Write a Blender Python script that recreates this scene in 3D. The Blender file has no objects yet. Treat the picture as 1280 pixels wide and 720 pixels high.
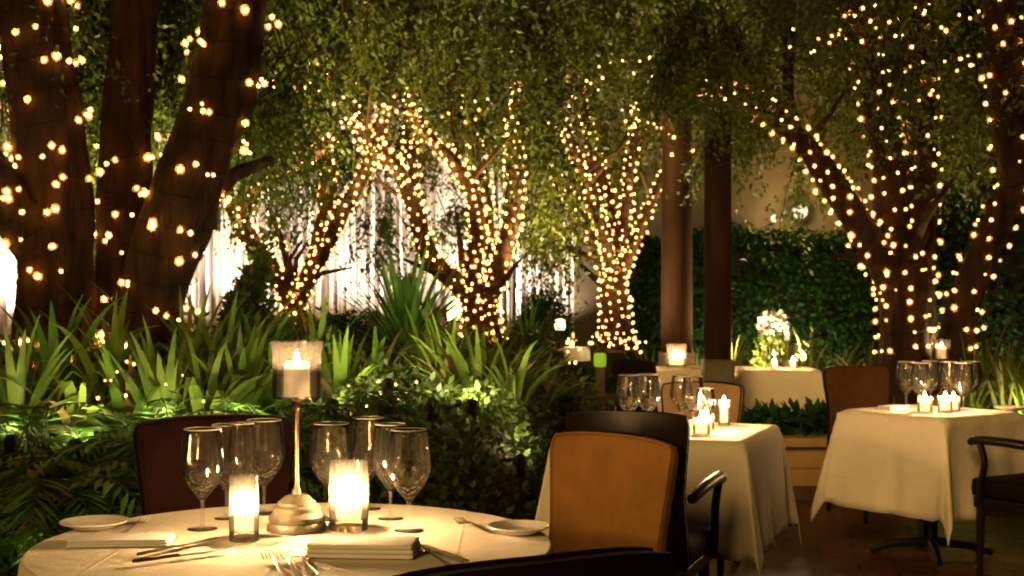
import bpy, bmesh, math, random
import numpy as np
from mathutils import Vector, Matrix, noise

random.seed(11)
rng = np.random.default_rng(11)
S = bpy.context.scene
COL = S.collection
PI = math.pi
rad = math.radians

# ---------------------------------------------------------------- camera frame (photo pixels 1280 x 720)
F, HY, CH = 1600.0, 380.0, 1.297


def at(px, py, d):
    """World point seen at photo pixel (px, py) at distance d in front of the camera."""
    return Vector(((px - 640) / F * d, d, CH - (py - HY) / F * d))


def onz(px, py, z):
    d = (CH - z) * F / (py - HY)
    return Vector(((px - 640) / F * d, d, z))


# ---------------------------------------------------------------- object helpers
def link(o):
    COL.objects.link(o)
    return o


def tag(o, label=None, cat=None, group=None, kind=None):
    if label:
        o['label'] = label
    if cat:
        o['category'] = cat
    if group:
        o['group'] = group
    if kind:
        o['kind'] = kind
    return o


def thing(name, label, cat, loc=(0, 0, 0), rotz=0.0, group=None):
    o = link(bpy.data.objects.new(name, None))
    o.empty_display_size = .1
    o.location = loc
    o.rotation_euler = (0, 0, rotz)
    return tag(o, label, cat, group)


def copy_tree(o, parent=None):
    c = o.copy()
    COL.objects.link(c)
    c.parent = parent
    for ch in KIDS.get(o.name, []):
        k = copy_tree(ch, c)
        KIDS.setdefault(c.name, []).append(k)
    return c


KIDS = {}


def set_parent(o, p):
    if p is not None:
        o.parent = p
        KIDS.setdefault(p.name, []).append(o)


class MB:
    """Collects shapes into one mesh."""

    def __init__(s):
        s.v = []
        s.f = []

    def add(s, vs, fs):
        b = len(s.v)
        s.v += [tuple(p) for p in vs]
        s.f += [tuple(i + b for i in f) for f in fs]
        return s

    def box(s, c, size, rz=0.0, bev=0.0, M=None):
        bm = bmesh.new()
        bmesh.ops.create_cube(bm, size=1)
        for v in bm.verts:
            v.co = Vector((v.co.x * size[0], v.co.y * size[1], v.co.z * size[2]))
        if bev:
            bmesh.ops.bevel(bm, geom=bm.edges[:], offset=bev, segments=3, profile=.6, affect='EDGES')
        T = Matrix.Translation(c) @ Matrix.Rotation(rz, 4, 'Z')
        if M is not None:
            T = T @ M
        bm.transform(T)
        bm.verts.index_update()
        s.add([v.co.copy() for v in bm.verts], [[v.index for v in f.verts] for f in bm.faces])
        bm.free()
        return s

    def tube(s, pts, rs, n=8, cap=True, rough=0.0):
        pts = [Vector(p) for p in pts]
        if not hasattr(rs, '__len__'):
            rs = [rs] * len(pts)
        vs, fs = [], []
        t0 = (pts[1] - pts[0]).normalized()
        a = t0.orthogonal().normalized()
        for i, p in enumerate(pts):
            t = (pts[min(i + 1, len(pts) - 1)] - pts[max(i - 1, 0)])
            t = t.normalized() if t.length > 1e-9 else t0
            a = (a - t * a.dot(t))
            a = a.normalized() if a.length > 1e-6 else t.orthogonal().normalized()
            b = t.cross(a)
            for k in range(n):
                w = 2 * PI * k / n
                d = a * math.cos(w) + b * math.sin(w)
                r = rs[i]
                if rough:
                    q = p + d * r
                    r *= 1 + rough * .22 * noise.noise(Vector((q.x * 13, q.y * 13, q.z * 4))) + rough * noise.noise(q * (2.2 / max(.05, rs[i]) * .22)) + rough * .7 * noise.noise(Vector((w * 2.3, p.z * 1.5, p.x * 2)))
                vs.append(p + d * r)
        for i in range(len(pts) - 1):
            for k in range(n):
                fs.append((i * n + k, i * n + (k + 1) % n, (i + 1) * n + (k + 1) % n, (i + 1) * n + k))
        if cap:
            fs.append(tuple(reversed(range(n))))
            fs.append(tuple((len(pts) - 1) * n + k for k in range(n)))
        return s.add(vs, fs)

    def lathe(s, prof, n=24, c=(0, 0, 0), close=False):
        vs, fs = [], []
        for (r, z) in prof:
            for k in range(n):
                w = 2 * PI * k / n
                vs.append((c[0] + r * math.cos(w), c[1] + r * math.sin(w), c[2] + z))
        m = len(prof)
        for i in range(m - 1 + (1 if close else 0)):
            j = (i + 1) % m
            for k in range(n):
                fs.append((i * n + k, i * n + (k + 1) % n, j * n + (k + 1) % n, j * n + k))
        if not close:
            if prof[0][0] > 1e-5:
                fs.append(tuple(reversed(range(n))))
            if prof[-1][0] > 1e-5:
                fs.append(tuple((m - 1) * n + k for k in range(n)))
        return s.add(vs, fs)

    def openlathe(s, prof, n=24, c=(0, 0, 0), flute=0.0):
        vs, fs = [], []
        for (r, z) in prof:
            for k in range(n):
                w = 2 * PI * k / n
                q = r * (1 + flute * math.cos(w * 10))
                vs.append((c[0] + q * math.cos(w), c[1] + q * math.sin(w), c[2] + z))
        for i in range(len(prof) - 1):
            for k in range(n):
                fs.append((i * n + k, i * n + (k + 1) % n, (i + 1) * n + (k + 1) % n, (i + 1) * n + k))
        return s.add(vs, fs)

    def grid(s, nu, nv, fn):
        vs = [fn(i / nu, j / nv) for j in range(nv + 1) for i in range(nu + 1)]
        fs = [(j * (nu + 1) + i, j * (nu + 1) + i + 1, (j + 1) * (nu + 1) + i + 1, (j + 1) * (nu + 1) + i)
              for j in range(nv) for i in range(nu)]
        return s.add(vs, fs)

    def build(s, name, mat, parent=None, smooth=True, angle=40, weld=False):
        me = bpy.data.meshes.new(name)
        me.from_pydata([tuple(p) for p in s.v], [], s.f)
        if weld:
            bm = bmesh.new()
            bm.from_mesh(me)
            bmesh.ops.remove_doubles(bm, verts=bm.verts[:], dist=1e-4)
            bmesh.ops.recalc_face_normals(bm, faces=bm.faces[:])
            bm.to_mesh(me)
            bm.free()
        me.update()
        o = link(bpy.data.objects.new(name, me))
        if mat:
            me.materials.append(mat)
        if smooth:
            me.shade_smooth()
            if angle:
                try:
                    me.set_sharp_from_angle(angle=rad(angle))
                except Exception:
                    pass
        set_parent(o, parent)
        return o


def leaves(name, mat, parent, P, D, N, L, W, fold=.12):
    """One mesh of many four-cornered leaves; numpy arrays (n,3) and (n,)."""
    P = np.asarray(P, float)
    D = np.asarray(D, float)
    N = np.asarray(N, float)
    D = D / (np.linalg.norm(D, axis=1, keepdims=True) + 1e-9)
    Sd = np.cross(D, N)
    Sd = Sd / (np.linalg.norm(Sd, axis=1, keepdims=True) + 1e-9)
    U = np.cross(Sd, D)
    L = np.broadcast_to(np.asarray(L, float), (len(P),))[:, None]
    W = np.broadcast_to(np.asarray(W, float), (len(P),))[:, None]
    mid = P + D * L * .45
    V = np.stack([P, mid + Sd * W * .5 + U * W * fold, P + D * L - U * L * .06, mid - Sd * W * .5 + U * W * fold], 1).reshape(-1, 3)
    n = len(P)
    me = bpy.data.meshes.new(name)
    me.vertices.add(4 * n)
    me.vertices.foreach_set('co', V.ravel())
    me.loops.add(4 * n)
    me.loops.foreach_set('vertex_index', np.arange(4 * n, dtype=np.int32))
    me.polygons.add(n)
    me.polygons.foreach_set('loop_start', np.arange(0, 4 * n, 4, dtype=np.int32))
    me.update(calc_edges=True)
    at_ = me.attributes.new('leaf_tone', 'FLOAT', 'FACE')
    at_.data.foreach_set('value', rng.random(n).astype(np.float32))
    me.materials.append(mat)
    o = link(bpy.data.objects.new(name, me))
    set_parent(o, parent)
    return o


def unit(n):
    v = rng.normal(size=(n, 3))
    return v / np.linalg.norm(v, axis=1, keepdims=True)


# ---------------------------------------------------------------- materials
def new_mat(name):
    m = bpy.data.materials.new(name)
    m.use_nodes = True
    nt = m.node_tree
    nt.nodes.clear()
    out = nt.nodes.new('ShaderNodeOutputMaterial')
    return m, nt, out


def pmat(name, c1, c2=None, scale=8, rough=.6, bump=0.0, metal=0.0, detail=6, bdist=.02, stretch=None, sheen=0.0, spec=.5, bscale=None, coat=0.0, subs=0.0):
    m, nt, out = new_mat(name)
    p = nt.nodes.new('ShaderNodeBsdfPrincipled')
    nt.links.new(p.outputs[0], out.inputs[0])
    p.inputs['Roughness'].default_value = rough
    p.inputs['Metallic'].default_value = metal
    p.inputs['Specular IOR Level'].default_value = spec
    p.inputs['Sheen Weight'].default_value = sheen
    p.inputs['Coat Weight'].default_value = coat
    if subs:
        p.inputs['Subsurface Weight'].default_value = subs
        p.inputs['Subsurface Radius'].default_value = (.02, .012, .006)
    c2 = c2 or c1
    tc = nt.nodes.new('ShaderNodeTexCoord')
    mp = nt.nodes.new('ShaderNodeMapping')
    nt.links.new(tc.outputs['Object'], mp.inputs[0])
    if stretch:
        mp.inputs['Scale'].default_value = stretch
    no = nt.nodes.new('ShaderNodeTexNoise')
    no.inputs['Scale'].default_value = scale
    no.inputs['Detail'].default_value = detail
    nt.links.new(mp.outputs[0], no.inputs['Vector'])
    r = nt.nodes.new('ShaderNodeValToRGB')
    r.color_ramp.elements[0].position = .33
    r.color_ramp.elements[1].position = .67
    r.color_ramp.elements[0].color = (*c1, 1)
    r.color_ramp.elements[1].color = (*c2, 1)
    nt.links.new(no.outputs['Fac'], r.inputs[0])
    nt.links.new(r.outputs[0], p.inputs['Base Color'])
    if bump:
        b = nt.nodes.new('ShaderNodeBump')
        b.inputs['Strength'].default_value = bump
        b.inputs['Distance'].default_value = bdist
        if bscale:
            n2 = nt.nodes.new('ShaderNodeTexNoise')
            n2.inputs['Scale'].default_value = bscale
            n2.inputs['Detail'].default_value = 4
            nt.links.new(mp.outputs[0], n2.inputs['Vector'])
            nt.links.new(n2.outputs['Fac'], b.inputs['Height'])
        else:
            nt.links.new(no.outputs['Fac'], b.inputs['Height'])
        nt.links.new(b.outputs[0], p.inputs['Normal'])
    return m


def leafmat(name, c1, c2, trans=.35, rough=.45, dry=False):
    m, nt, out = new_mat(name)
    a = nt.nodes.new('ShaderNodeAttribute')
    a.attribute_name = 'leaf_tone'
    r = nt.nodes.new('ShaderNodeValToRGB')
    r.color_ramp.elements[0].color = (*c1, 1)
    r.color_ramp.elements[1].color = (*c2, 1)
    if dry:
        r.color_ramp.elements[0].position = .09
        q = r.color_ramp.elements.new(.045)
        q.color = (.17, .115, .04, 1)
    nt.links.new(a.outputs['Fac'], r.inputs[0])
    p = nt.nodes.new('ShaderNodeBsdfPrincipled')
    p.inputs['Roughness'].default_value = rough
    p.inputs['Specular IOR Level'].default_value = .22
    nt.links.new(r.outputs[0], p.inputs['Base Color'])
    t = nt.nodes.new('ShaderNodeBsdfTranslucent')
    hs = nt.nodes.new('ShaderNodeHueSaturation')
    hs.inputs['Value'].default_value = 1.5
    nt.links.new(r.outputs[0], hs.inputs['Color'])
    nt.links.new(hs.outputs[0], t.inputs[0])
    mx = nt.nodes.new('ShaderNodeMixShader')
    mx.inputs[0].default_value = trans
    nt.links.new(p.outputs[0], mx.inputs[1])
    nt.links.new(t.outputs[0], mx.inputs[2])
    nt.links.new(mx.outputs[0], out.inputs[0])
    return m


def emat(name, c, s, vary=0.0):
    m, nt, out = new_mat(name)
    e = nt.nodes.new('ShaderNodeEmission')
    e.inputs[0].default_value = (*c, 1)
    e.inputs[1].default_value = s
    if vary:
        oi = nt.nodes.new('ShaderNodeObjectInfo')
        mr = nt.nodes.new('ShaderNodeMapRange')
        mr.inputs[3].default_value = s * (1 - vary)
        mr.inputs[4].default_value = s * (1 + vary)
        nt.links.new(oi.outputs['Random'], mr.inputs[0])
        nt.links.new(mr.outputs[0], e.inputs[1])
    nt.links.new(e.outputs[0], out.inputs[0])
    return m


def glassmat(name, tint=(1, 1, 1), clear=.55, rough=.0, haze=.0, cut=False, fres=0.0):
    """Thin drinking glass: part straight-through, part refracting, with a whitish haze put in to make the glass glow; cut adds shallow facets low on the bowl."""
    m, nt, out = new_mat(name)
    t = nt.nodes.new('ShaderNodeBsdfTransparent')
    t.inputs[0].default_value = (*tint, 1)
    g = nt.nodes.new('ShaderNodeBsdfGlass')
    g.inputs['Color'].default_value = (*tint, 1)
    g.inputs['Roughness'].default_value = rough
    g.inputs['IOR'].default_value = 1.5
    mx = nt.nodes.new('ShaderNodeMixShader')
    mx.inputs[0].default_value = 1 - clear
    nt.links.new(t.outputs[0], mx.inputs[1])
    nt.links.new(g.outputs[0], mx.inputs[2])
    last = mx
    if fres:
        gl_ = nt.nodes.new('ShaderNodeBsdfGlossy')
        gl_.inputs['Roughness'].default_value = .04
        fr = nt.nodes.new('ShaderNodeFresnel')
        fr.inputs['IOR'].default_value = fres
        m2 = nt.nodes.new('ShaderNodeMixShader')
        nt.links.new(fr.outputs[0], m2.inputs[0])
        nt.links.new(mx.outputs[0], m2.inputs[1])
        nt.links.new(gl_.outputs[0], m2.inputs[2])
        last = m2
    if cut:
        tc = nt.nodes.new('ShaderNodeTexCoord')
        vo = nt.nodes.new('ShaderNodeTexVoronoi')
        vo.inputs['Scale'].default_value = 75
        nt.links.new(tc.outputs['Object'], vo.inputs['Vector'])
        sx = nt.nodes.new('ShaderNodeSeparateXYZ')
        nt.links.new(tc.outputs['Object'], sx.inputs[0])
        mr = nt.nodes.new('ShaderNodeMapRange')
        mr.inputs[1].default_value = .175
        mr.inputs[2].default_value = .11
        mr.inputs[3].default_value = .0
        mr.inputs[4].default_value = .9
        nt.links.new(sx.outputs[2], mr.inputs[0])
        b = nt.nodes.new('ShaderNodeBump')
        b.inputs['Distance'].default_value = .004
        nt.links.new(mr.outputs[0], b.inputs['Strength'])
        nt.links.new(vo.outputs['Distance'], b.inputs['Height'])
        nt.links.new(b.outputs[0], g.inputs['Normal'])
        nt.links.new(b.outputs[0], gl_.inputs['Normal'])
    if haze:
        d = nt.nodes.new('ShaderNodeBsdfDiffuse')
        d.inputs[0].default_value = (.9, .88, .84, 1)
        tr = nt.nodes.new('ShaderNodeBsdfTranslucent')
        tr.inputs[0].default_value = (.9, .88, .84, 1)
        a = nt.nodes.new('ShaderNodeMixShader')
        a.inputs[0].default_value = .5
        nt.links.new(d.outputs[0], a.inputs[1])
        nt.links.new(tr.outputs[0], a.inputs[2])
        h = nt.nodes.new('ShaderNodeMixShader')
        h.inputs[0].default_value = haze  # whitish layer stands in for candle glow in the glass
        nt.links.new(last.outputs[0], h.inputs[1])
        nt.links.new(a.outputs[0], h.inputs[2])
        last = h
    nt.links.new(last.outputs[0], out.inputs[0])
    return m


def waxmat(name, c, e, s):
    m, nt, out = new_mat(name)
    p = nt.nodes.new('ShaderNodeBsdfPrincipled')
    p.inputs['Base Color'].default_value = (*c, 1)
    p.inputs['Roughness'].default_value = .5
    p.inputs['Emission Color'].default_value = (*e, 1)
    p.inputs['Emission Strength'].default_value = s
    nt.links.new(p.outputs[0], out.inputs[0])
    return m


M = {}
M['linen'] = pmat('table linen', (.80, .73, .60), (.75, .68, .55), 30, .85, .12, sheen=.2, bscale=350)
M['linen'] = None
M['napkin'] = pmat('napkin cotton', (.82, .82, .84), (.76, .77, .80), 40, .85, .15, bscale=400)
M['gold'] = pmat('gold velvet', (.21, .098, .018), (.16, .074, .014), 12, .75, .15, spec=.2, sheen=.05, bscale=300)
M['burgundy'] = pmat('burgundy upholstery', (.027, .0065, .003), (.020, .005, .0025), 14, .75, .15, spec=.15, sheen=.0, bscale=300)
M['brown'] = pmat('russet upholstery', (.10, .042, .014), (.08, .033, .011), 14, .7, .15, spec=.2, sheen=.0, bscale=300)
M['dark'] = pmat('black brown upholstery', (.008, .0036, .0026), (.005, .0026, .002), 14, .7, .15, spec=.12, sheen=.0, bscale=300)
M['tan'] = pmat('tan upholstery', (.19, .118, .05), (.16, .095, .04), 14, .7, .15, sheen=.2, bscale=300)
M['darkwood'] = pmat('dark stained wood', (.016, .010, .007), (.008, .006, .005), 10, .35, .1, stretch=(1, 1, .2))
M['blackmetal'] = pmat('black metal', (.012, .012, .012), (.02, .02, .02), 10, .4, .05, metal=.6)
M['steel'] = pmat('polished steel cutlery', (.46, .41, .30), (.36, .32, .23), 40, .3, .0, metal=.9)
M['pewter'] = pmat('aged pewter', (.15, .13, .085), (.09, .08, .055), 30, .5, .25, metal=.3)
M['brass'] = pmat('worn brass', (.34, .20, .10), (.25, .15, .07), 30, .34, .05, metal=.9)
M['china'] = pmat('glazed china', (.78, .76, .72), (.74, .72, .68), 20, .18, 0, spec=.6)
M['glass'] = glassmat('clear wine glass', (1, .985, .95), .90, haze=.008, cut=True, fres=1.45)
M['foot'] = glassmat('glass foot', (1, .985, .95), .97, haze=.05, fres=1.12)
M['lip'] = glassmat('glass lip', (1, .97, .92), .1, .2, haze=.8)  # whitened so the rim shows as a bright highlight line
M['jar'] = glassmat('clear jar glass', (1, .98, .94), .88, haze=.006, fres=1.5)
M['frost'] = glassmat('ribbed jar glass', (1, .97, .92), .86, .3, haze=.022, fres=1.4)
M['greenglass'] = waxmat('green lit glass', (.2, .4, .03), (.26, .46, .02), .38)
M['bark'] = pmat('bark', (.040, .017, .006), (.012, .0055, .0022), 11, .9, 1.0, spec=.15, stretch=(1, 1, .22), detail=12, bdist=.09)
M['barkgrey'] = pmat('ficus bark', (.07, .031, .011), (.024, .011, .0045), 11, .9, 1.0, spec=.2, stretch=(1, 1, .3), detail=12, bdist=.07)
M['post'] = pmat('brown stained post', (.034, .014, .005), (.018, .007, .003), 6, .75, .2, spec=.12, stretch=(2, 2, .25))
M['soil'] = pmat('dark mulch', (.028, .018, .010), (.012, .008, .005), 18, .95, .8)
M['cord'] = pmat('dark cord', (.006, .006, .004), (.004, .004, .003), 10, .8, spec=.1)
M['stalk'] = pmat('green stalk', (.03, .04, .012), (.02, .028, .008), 10, .7)
M['bulb'] = emat('warm bulb', (1.0, .52, .14), 11.0, .7)
M['bulbnear'] = emat('warm bulb near', (1.0, .50, .13), 26.0, .6)
M['flame'] = emat('candle flame', (1.0, .61, .27), 1500.0)
M['flametall'] = emat('candle flame tall', (1.0, .61, .27), 3600.0)
M['flamelow'] = emat('candle flame small', (1.0, .61, .27), 1100.0)
M['lanternglow'] = waxmat('lit frosted lantern glass', (.85, .75, .6), (1.0, .60, .22), 4.0)
M['glow'] = waxmat('lit candle wax', (.85, .75, .6), (1.0, .60, .22), 1.6)  # emission stands in for flame light shining through the wax
M['wax'] = waxmat('ivory wax', (.8, .70, .56), (1.0, .62, .3), .22)  # faint emission puts the flame's light into the wax body
M['waxtop'] = waxmat('glowing wax top', (.85, .75, .6), (1.0, .65, .3), 1.6)  # wax under the flame painted bright by its own emission
def shellmat():
    m, nt, out = new_mat('amber bulb halo shell')
    t = nt.nodes.new('ShaderNodeBsdfTransparent')
    tr = nt.nodes.new('ShaderNodeBsdfTranslucent')
    tr.inputs[0].default_value = (1.0, .62, .20, 1)
    mx = nt.nodes.new('ShaderNodeMixShader')
    mx.inputs[0].default_value = .19
    nt.links.new(t.outputs[0], mx.inputs[1])
    nt.links.new(tr.outputs[0], mx.inputs[2])
    nt.links.new(mx.outputs[0], out.inputs[0])
    return m


M['shell'] = shellmat()  # shell added round each bulb core to give a soft halo
M['lens'] = emat('spot lens', (1.0, .8, .45), 6.0)
M['drape'] = pmat('white sheer drape', (.82, .76, .70), (.70, .63, .58), 3, .8, .0, stretch=(1, 1, .1))
M['wallmauve'] = pmat('pavilion wall', (.20, .13, .12), (.16, .10, .09), 3, .8, .2)
M['wallbeige'] = pmat('beige stucco', (.20, .145, .075), (.12, .085, .045), 1.6, .85, .25)
M['ledge'] = pmat('tan stone ledge', (.46, .29, .12), (.38, .23, .09), 8, .6, .2)
M['ledgedark'] = pmat('dark stone base', (.10, .06, .035), (.07, .04, .025), 8, .6, .2)
M['plinth'] = pmat('mossy stone plinth', (.12, .10, .05), (.08, .07, .035), 8, .8, .2)
M['globe'] = emat('wall lamp globe', (1.0, .8, .5), .75)
M['petal'] = pmat('white petals', (.8, .76, .66), (.7, .66, .55), 20, .7)
M['terracotta'] = pmat('terracotta pot', (.30, .12, .05), (.22, .09, .04), 12, .8, .2)
M['floor'] = None

M['canopy'] = leafmat('canopy leaves', (.016, .024, .004), (.088, .108, .015))
M['canopy2'] = leafmat('canopy leaves bright', (.016, .028, .004), (.085, .122, .015))
M['fern'] = leafmat('fern leaves', (.04, .10, .016), (.115, .24, .042), .25, dry=True)
M['strap'] = leafmat('strap leaves', (.055, .10, .012), (.14, .20, .032), .35, .38, True)
M['cover'] = leafmat('ground cover leaves', (.016, .028, .006), (.055, .08, .016), .2)
M['hedge'] = leafmat('hedge leaves', (.014, .055, .012), (.042, .13, .026), .2)
M['yellow'] = leafmat('yellow green leaves', (.16, .19, .02), (.30, .30, .04), .4)
M['grass'] = leafmat('ornamental grass', (.07, .085, .02), (.15, .15, .045), .3, dry=True)


def floormat():
    m, nt, out = new_mat('terracotta brick paving')
    p = nt.nodes.new('ShaderNodeBsdfPrincipled')
    nt.links.new(p.outputs[0], out.inputs[0])
    tc = nt.nodes.new('ShaderNodeTexCoord')
    mp = nt.nodes.new('ShaderNodeMapping')
    mp.inputs['Rotation'].default_value = (0, 0, rad(12))
    nt.links.new(tc.outputs['Object'], mp.inputs[0])
    br = nt.nodes.new('ShaderNodeTexBrick')
    br.inputs['Scale'].default_value = 1.0
    br.inputs['Color1'].default_value = (.17, .055, .022, 1)
    br.inputs['Color2'].default_value = (.11, .034, .014, 1)
    br.inputs['Mortar'].default_value = (.03, .015, .009, 1)
    br.inputs['Mortar Size'].default_value = .009
    br.inputs['Brick Width'].default_value = .36
    br.inputs['Row Height'].default_value = .15
    nt.links.new(mp.outputs[0], br.inputs['Vector'])
    no = nt.nodes.new('ShaderNodeTexNoise')
    no.inputs['Scale'].default_value = 5
    no.inputs['Detail'].default_value = 8
    nt.links.new(tc.outputs['Object'], no.inputs['Vector'])
    mx = nt.nodes.new('ShaderNodeMix')
    mx.data_type = 'RGBA'
    mx.blend_type = 'MULTIPLY'
    mx.inputs[0].default_value = .7
    nt.links.new(br.outputs['Color'], mx.inputs[6])
    nt.links.new(no.outputs['Color'], mx.inputs[7])
    hs = nt.nodes.new('ShaderNodeHueSaturation')
    hs.inputs['Value'].default_value = 1.5
    nt.links.new(mx.outputs[2], hs.inputs['Color'])
    nt.links.new(hs.outputs[0], p.inputs['Base Color'])
    rr = nt.nodes.new('ShaderNodeMapRange')
    rr.inputs[3].default_value = .28
    rr.inputs[4].default_value = .65
    nt.links.new(no.outputs['Fac'], rr.inputs[0])
    nt.links.new(rr.outputs[0], p.inputs['Roughness'])
    b = nt.nodes.new('ShaderNodeBump')
    b.inputs['Strength'].default_value = .5
    b.inputs['Distance'].default_value = .006
    b.invert = True
    nt.links.new(br.outputs['Fac'], b.inputs['Height'])
    nt.links.new(b.outputs[0], p.inputs['Normal'])
    return m


M['floor'] = floormat()


def linenmat():
    m, nt, out = new_mat('ironed ivory linen')
    p = nt.nodes.new('ShaderNodeBsdfPrincipled')
    nt.links.new(p.outputs[0], out.inputs[0])
    p.inputs['Roughness'].default_value = .85
    p.inputs['Sheen Weight'].default_value = .15
    tc = nt.nodes.new('ShaderNodeTexCoord')
    n1 = nt.nodes.new('ShaderNodeTexNoise')
    n1.inputs['Scale'].default_value = 9
    n1.inputs['Detail'].default_value = 5
    n2 = nt.nodes.new('ShaderNodeTexNoise')
    n2.inputs['Scale'].default_value = 420
    for q in (n1, n2):
        nt.links.new(tc.outputs['Object'], q.inputs['Vector'])
    r = nt.nodes.new('ShaderNodeValToRGB')
    r.color_ramp.elements[0].color = (.74, .67, .54, 1)
    r.color_ramp.elements[1].color = (.82, .755, .63, 1)
    nt.links.new(n1.outputs['Fac'], r.inputs[0])
    nt.links.new(r.outputs[0], p.inputs['Base Color'])
    sp_ = nt.nodes.new('ShaderNodeSeparateXYZ')
    nt.links.new(tc.outputs['Object'], sp_.inputs[0])
    hs_ = []
    for ax, per in ((0, .19), (1, .23), (2, .205)):
        pp = nt.nodes.new('ShaderNodeMath')
        pp.operation = 'PINGPONG'
        pp.inputs[1].default_value = per
        nt.links.new(sp_.outputs[ax], pp.inputs[0])
        mr = nt.nodes.new('ShaderNodeMapRange')
        mr.inputs[1].default_value = 0
        mr.inputs[2].default_value = .006
        mr.inputs[3].default_value = 1
        mr.inputs[4].default_value = 0
        nt.links.new(pp.outputs[0], mr.inputs[0])
        hs_.append(mr)
    a = nt.nodes.new('ShaderNodeMath')
    a.operation = 'MAXIMUM'
    nt.links.new(hs_[0].outputs[0], a.inputs[0])
    nt.links.new(hs_[1].outputs[0], a.inputs[1])
    b_ = nt.nodes.new('ShaderNodeMath')
    b_.operation = 'MAXIMUM'
    nt.links.new(a.outputs[0], b_.inputs[0])
    nt.links.new(hs_[2].outputs[0], b_.inputs[1])
    bu = nt.nodes.new('ShaderNodeBump')
    bu.inputs['Strength'].default_value = .3
    bu.inputs['Distance'].default_value = .004
    nt.links.new(b_.outputs[0], bu.inputs['Height'])
    b2 = nt.nodes.new('ShaderNodeBump')
    b2.inputs['Strength'].default_value = .5
    b2.inputs['Distance'].default_value = .02
    nt.links.new(n1.outputs['Fac'], b2.inputs['Height'])
    nt.links.new(bu.outputs[0], b2.inputs['Normal'])
    b3 = nt.nodes.new('ShaderNodeBump')
    b3.inputs['Strength'].default_value = .12
    b3.inputs['Distance'].default_value = .002
    nt.links.new(n2.outputs['Fac'], b3.inputs['Height'])
    nt.links.new(b2.outputs[0], b3.inputs['Normal'])
    nt.links.new(b3.outputs[0], p.inputs['Normal'])
    return m


M['linen'] = linenmat()


# ---------------------------------------------------------------- light helper
def point(name, loc, power, color, r=.02, parent=None):
    l = bpy.data.lights.new(name, 'POINT')
    l.energy = power
    l.color = color
    l.shadow_soft_size = r
    o = link(bpy.data.objects.new(name, l))
    o.location = loc
    if parent is not None:
        o.parent = parent
    return o


WARM = (1.0, .66, .30)
WARM2 = (1.0, .72, .34)


# ---------------------------------------------------------------- ground, terrain, sky
def sst(a, b, x):
    t = min(1, max(0, (x - a) / (b - a)))
    return t * t * (3 - 2 * t)


def edge_x(y):
    pts = [(4.4, -.25), (5, .0), (6, .22), (7.5, .45), (9, .62), (12, .75), (20, .9)]
    for (a, b), (c, d) in zip(pts, pts[1:]):
        if y <= c:
            return b + (d - b) * max(0, (y - a)) / (c - a)
    return pts[-1][1]


def bedz(x, y):
    ym = 4.45 + .25 * sst(-1.2, -.2, -abs(x + .7)) * 0
    prof = .34 * sst(ym, 5.05, y) + .34 * sst(5.0, 6.8, y) + .22 * sst(6.8, 9.5, y)
    zl = prof * sst(0, .35, edge_x(y) - x)
    zr = .36 * max(sst(11.9, 12.1, y), sst(2.95, 3.1, x) * sst(8.1, 8.25, y))
    return max(zl, zr)


g = MB()
g.grid(8, 8, lambda u, v: ((u - .5) * 600, (v - .5) * 600 + 150, 0))
tag(g.build('ground', M['floor'], smooth=False), kind='structure')

bm_ = MB()


def soil_pt(u, v):
    x = -14 + 24 * u
    y = 4.2 + 17.8 * v
    z = bedz(x, y)
    z += (.03 * noise.noise(Vector((x * 3, y * 3, 0)))) * (1 if z > .02 else 0)
    return (x, y, z - .02 + (.002 if z > .02 else 0))


bm_.grid(160, 120, soil_pt)
tag(bm_.build('garden_soil_ground', M['soil'], angle=None), kind='structure')

# ---------------------------------------------------------------- pavilion with drapes, wall, hedge
PY = 17.4
pav = thing('pavilion', 'draped garden pavilion wall glowing white beyond the trees', 'pavilion', (-4, PY, 0))
b = MB().box((-.4, .45, 2.3), (11.4, .16, 4.6))
b.build('wall', M['wallmauve'], pav, smooth=False)
b = MB().box((-.4, .05, 4.45), (11.6, 1.0, .3), bev=.01)
b.build('roof_beam', M['darkwood'], pav, smooth=False)
for k, x in enumerate((-6.0, -3.1, -.2, 2.7, 5.1)):
    MB().box((x, .28, 2.2), (.16, .14, 4.3), bev=.008).build('pillar', M['wallmauve'], pav, smooth=False)


def drape(px0, px1, d, ztop, label, folds, amp=.15, z0=.02):
    a = at(px0, 380, d)
    c = at(px1, 380, d)
    w = c.x - a.x
    ph = random.random() * 6
    ph2 = random.random() * 6

    def surf(off):
        def fn(u, v):
            z = z0 + (ztop - z0) * v
            wv = math.sin(u * folds * 2 * PI + ph + .3 * math.sin(v * 2 + ph2)) + .45 * math.sin(u * folds * 4.7 * PI + ph2)
            return (w * u + .02 * math.sin(v * 3 + u * 9), amp * wv * (.75 + .25 * (1 - v)) + off, z - 0)
        return fn
    t = thing('drape', label, 'drape', (a.x, d, 0), group='white drapes hung along the pavilion')
    m = MB()
    folds *= .8
    nu = int(folds * 16)
    m.grid(nu, 8, surf(0))
    m.build('curtain_panel', M['drape'], t, angle=None)
    MB().tube([(-.05, 0, ztop + .03), (w + .05, 0, ztop + .03)], .022, 8).build('curtain_rod', M['blackmetal'], t)
    return t


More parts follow.
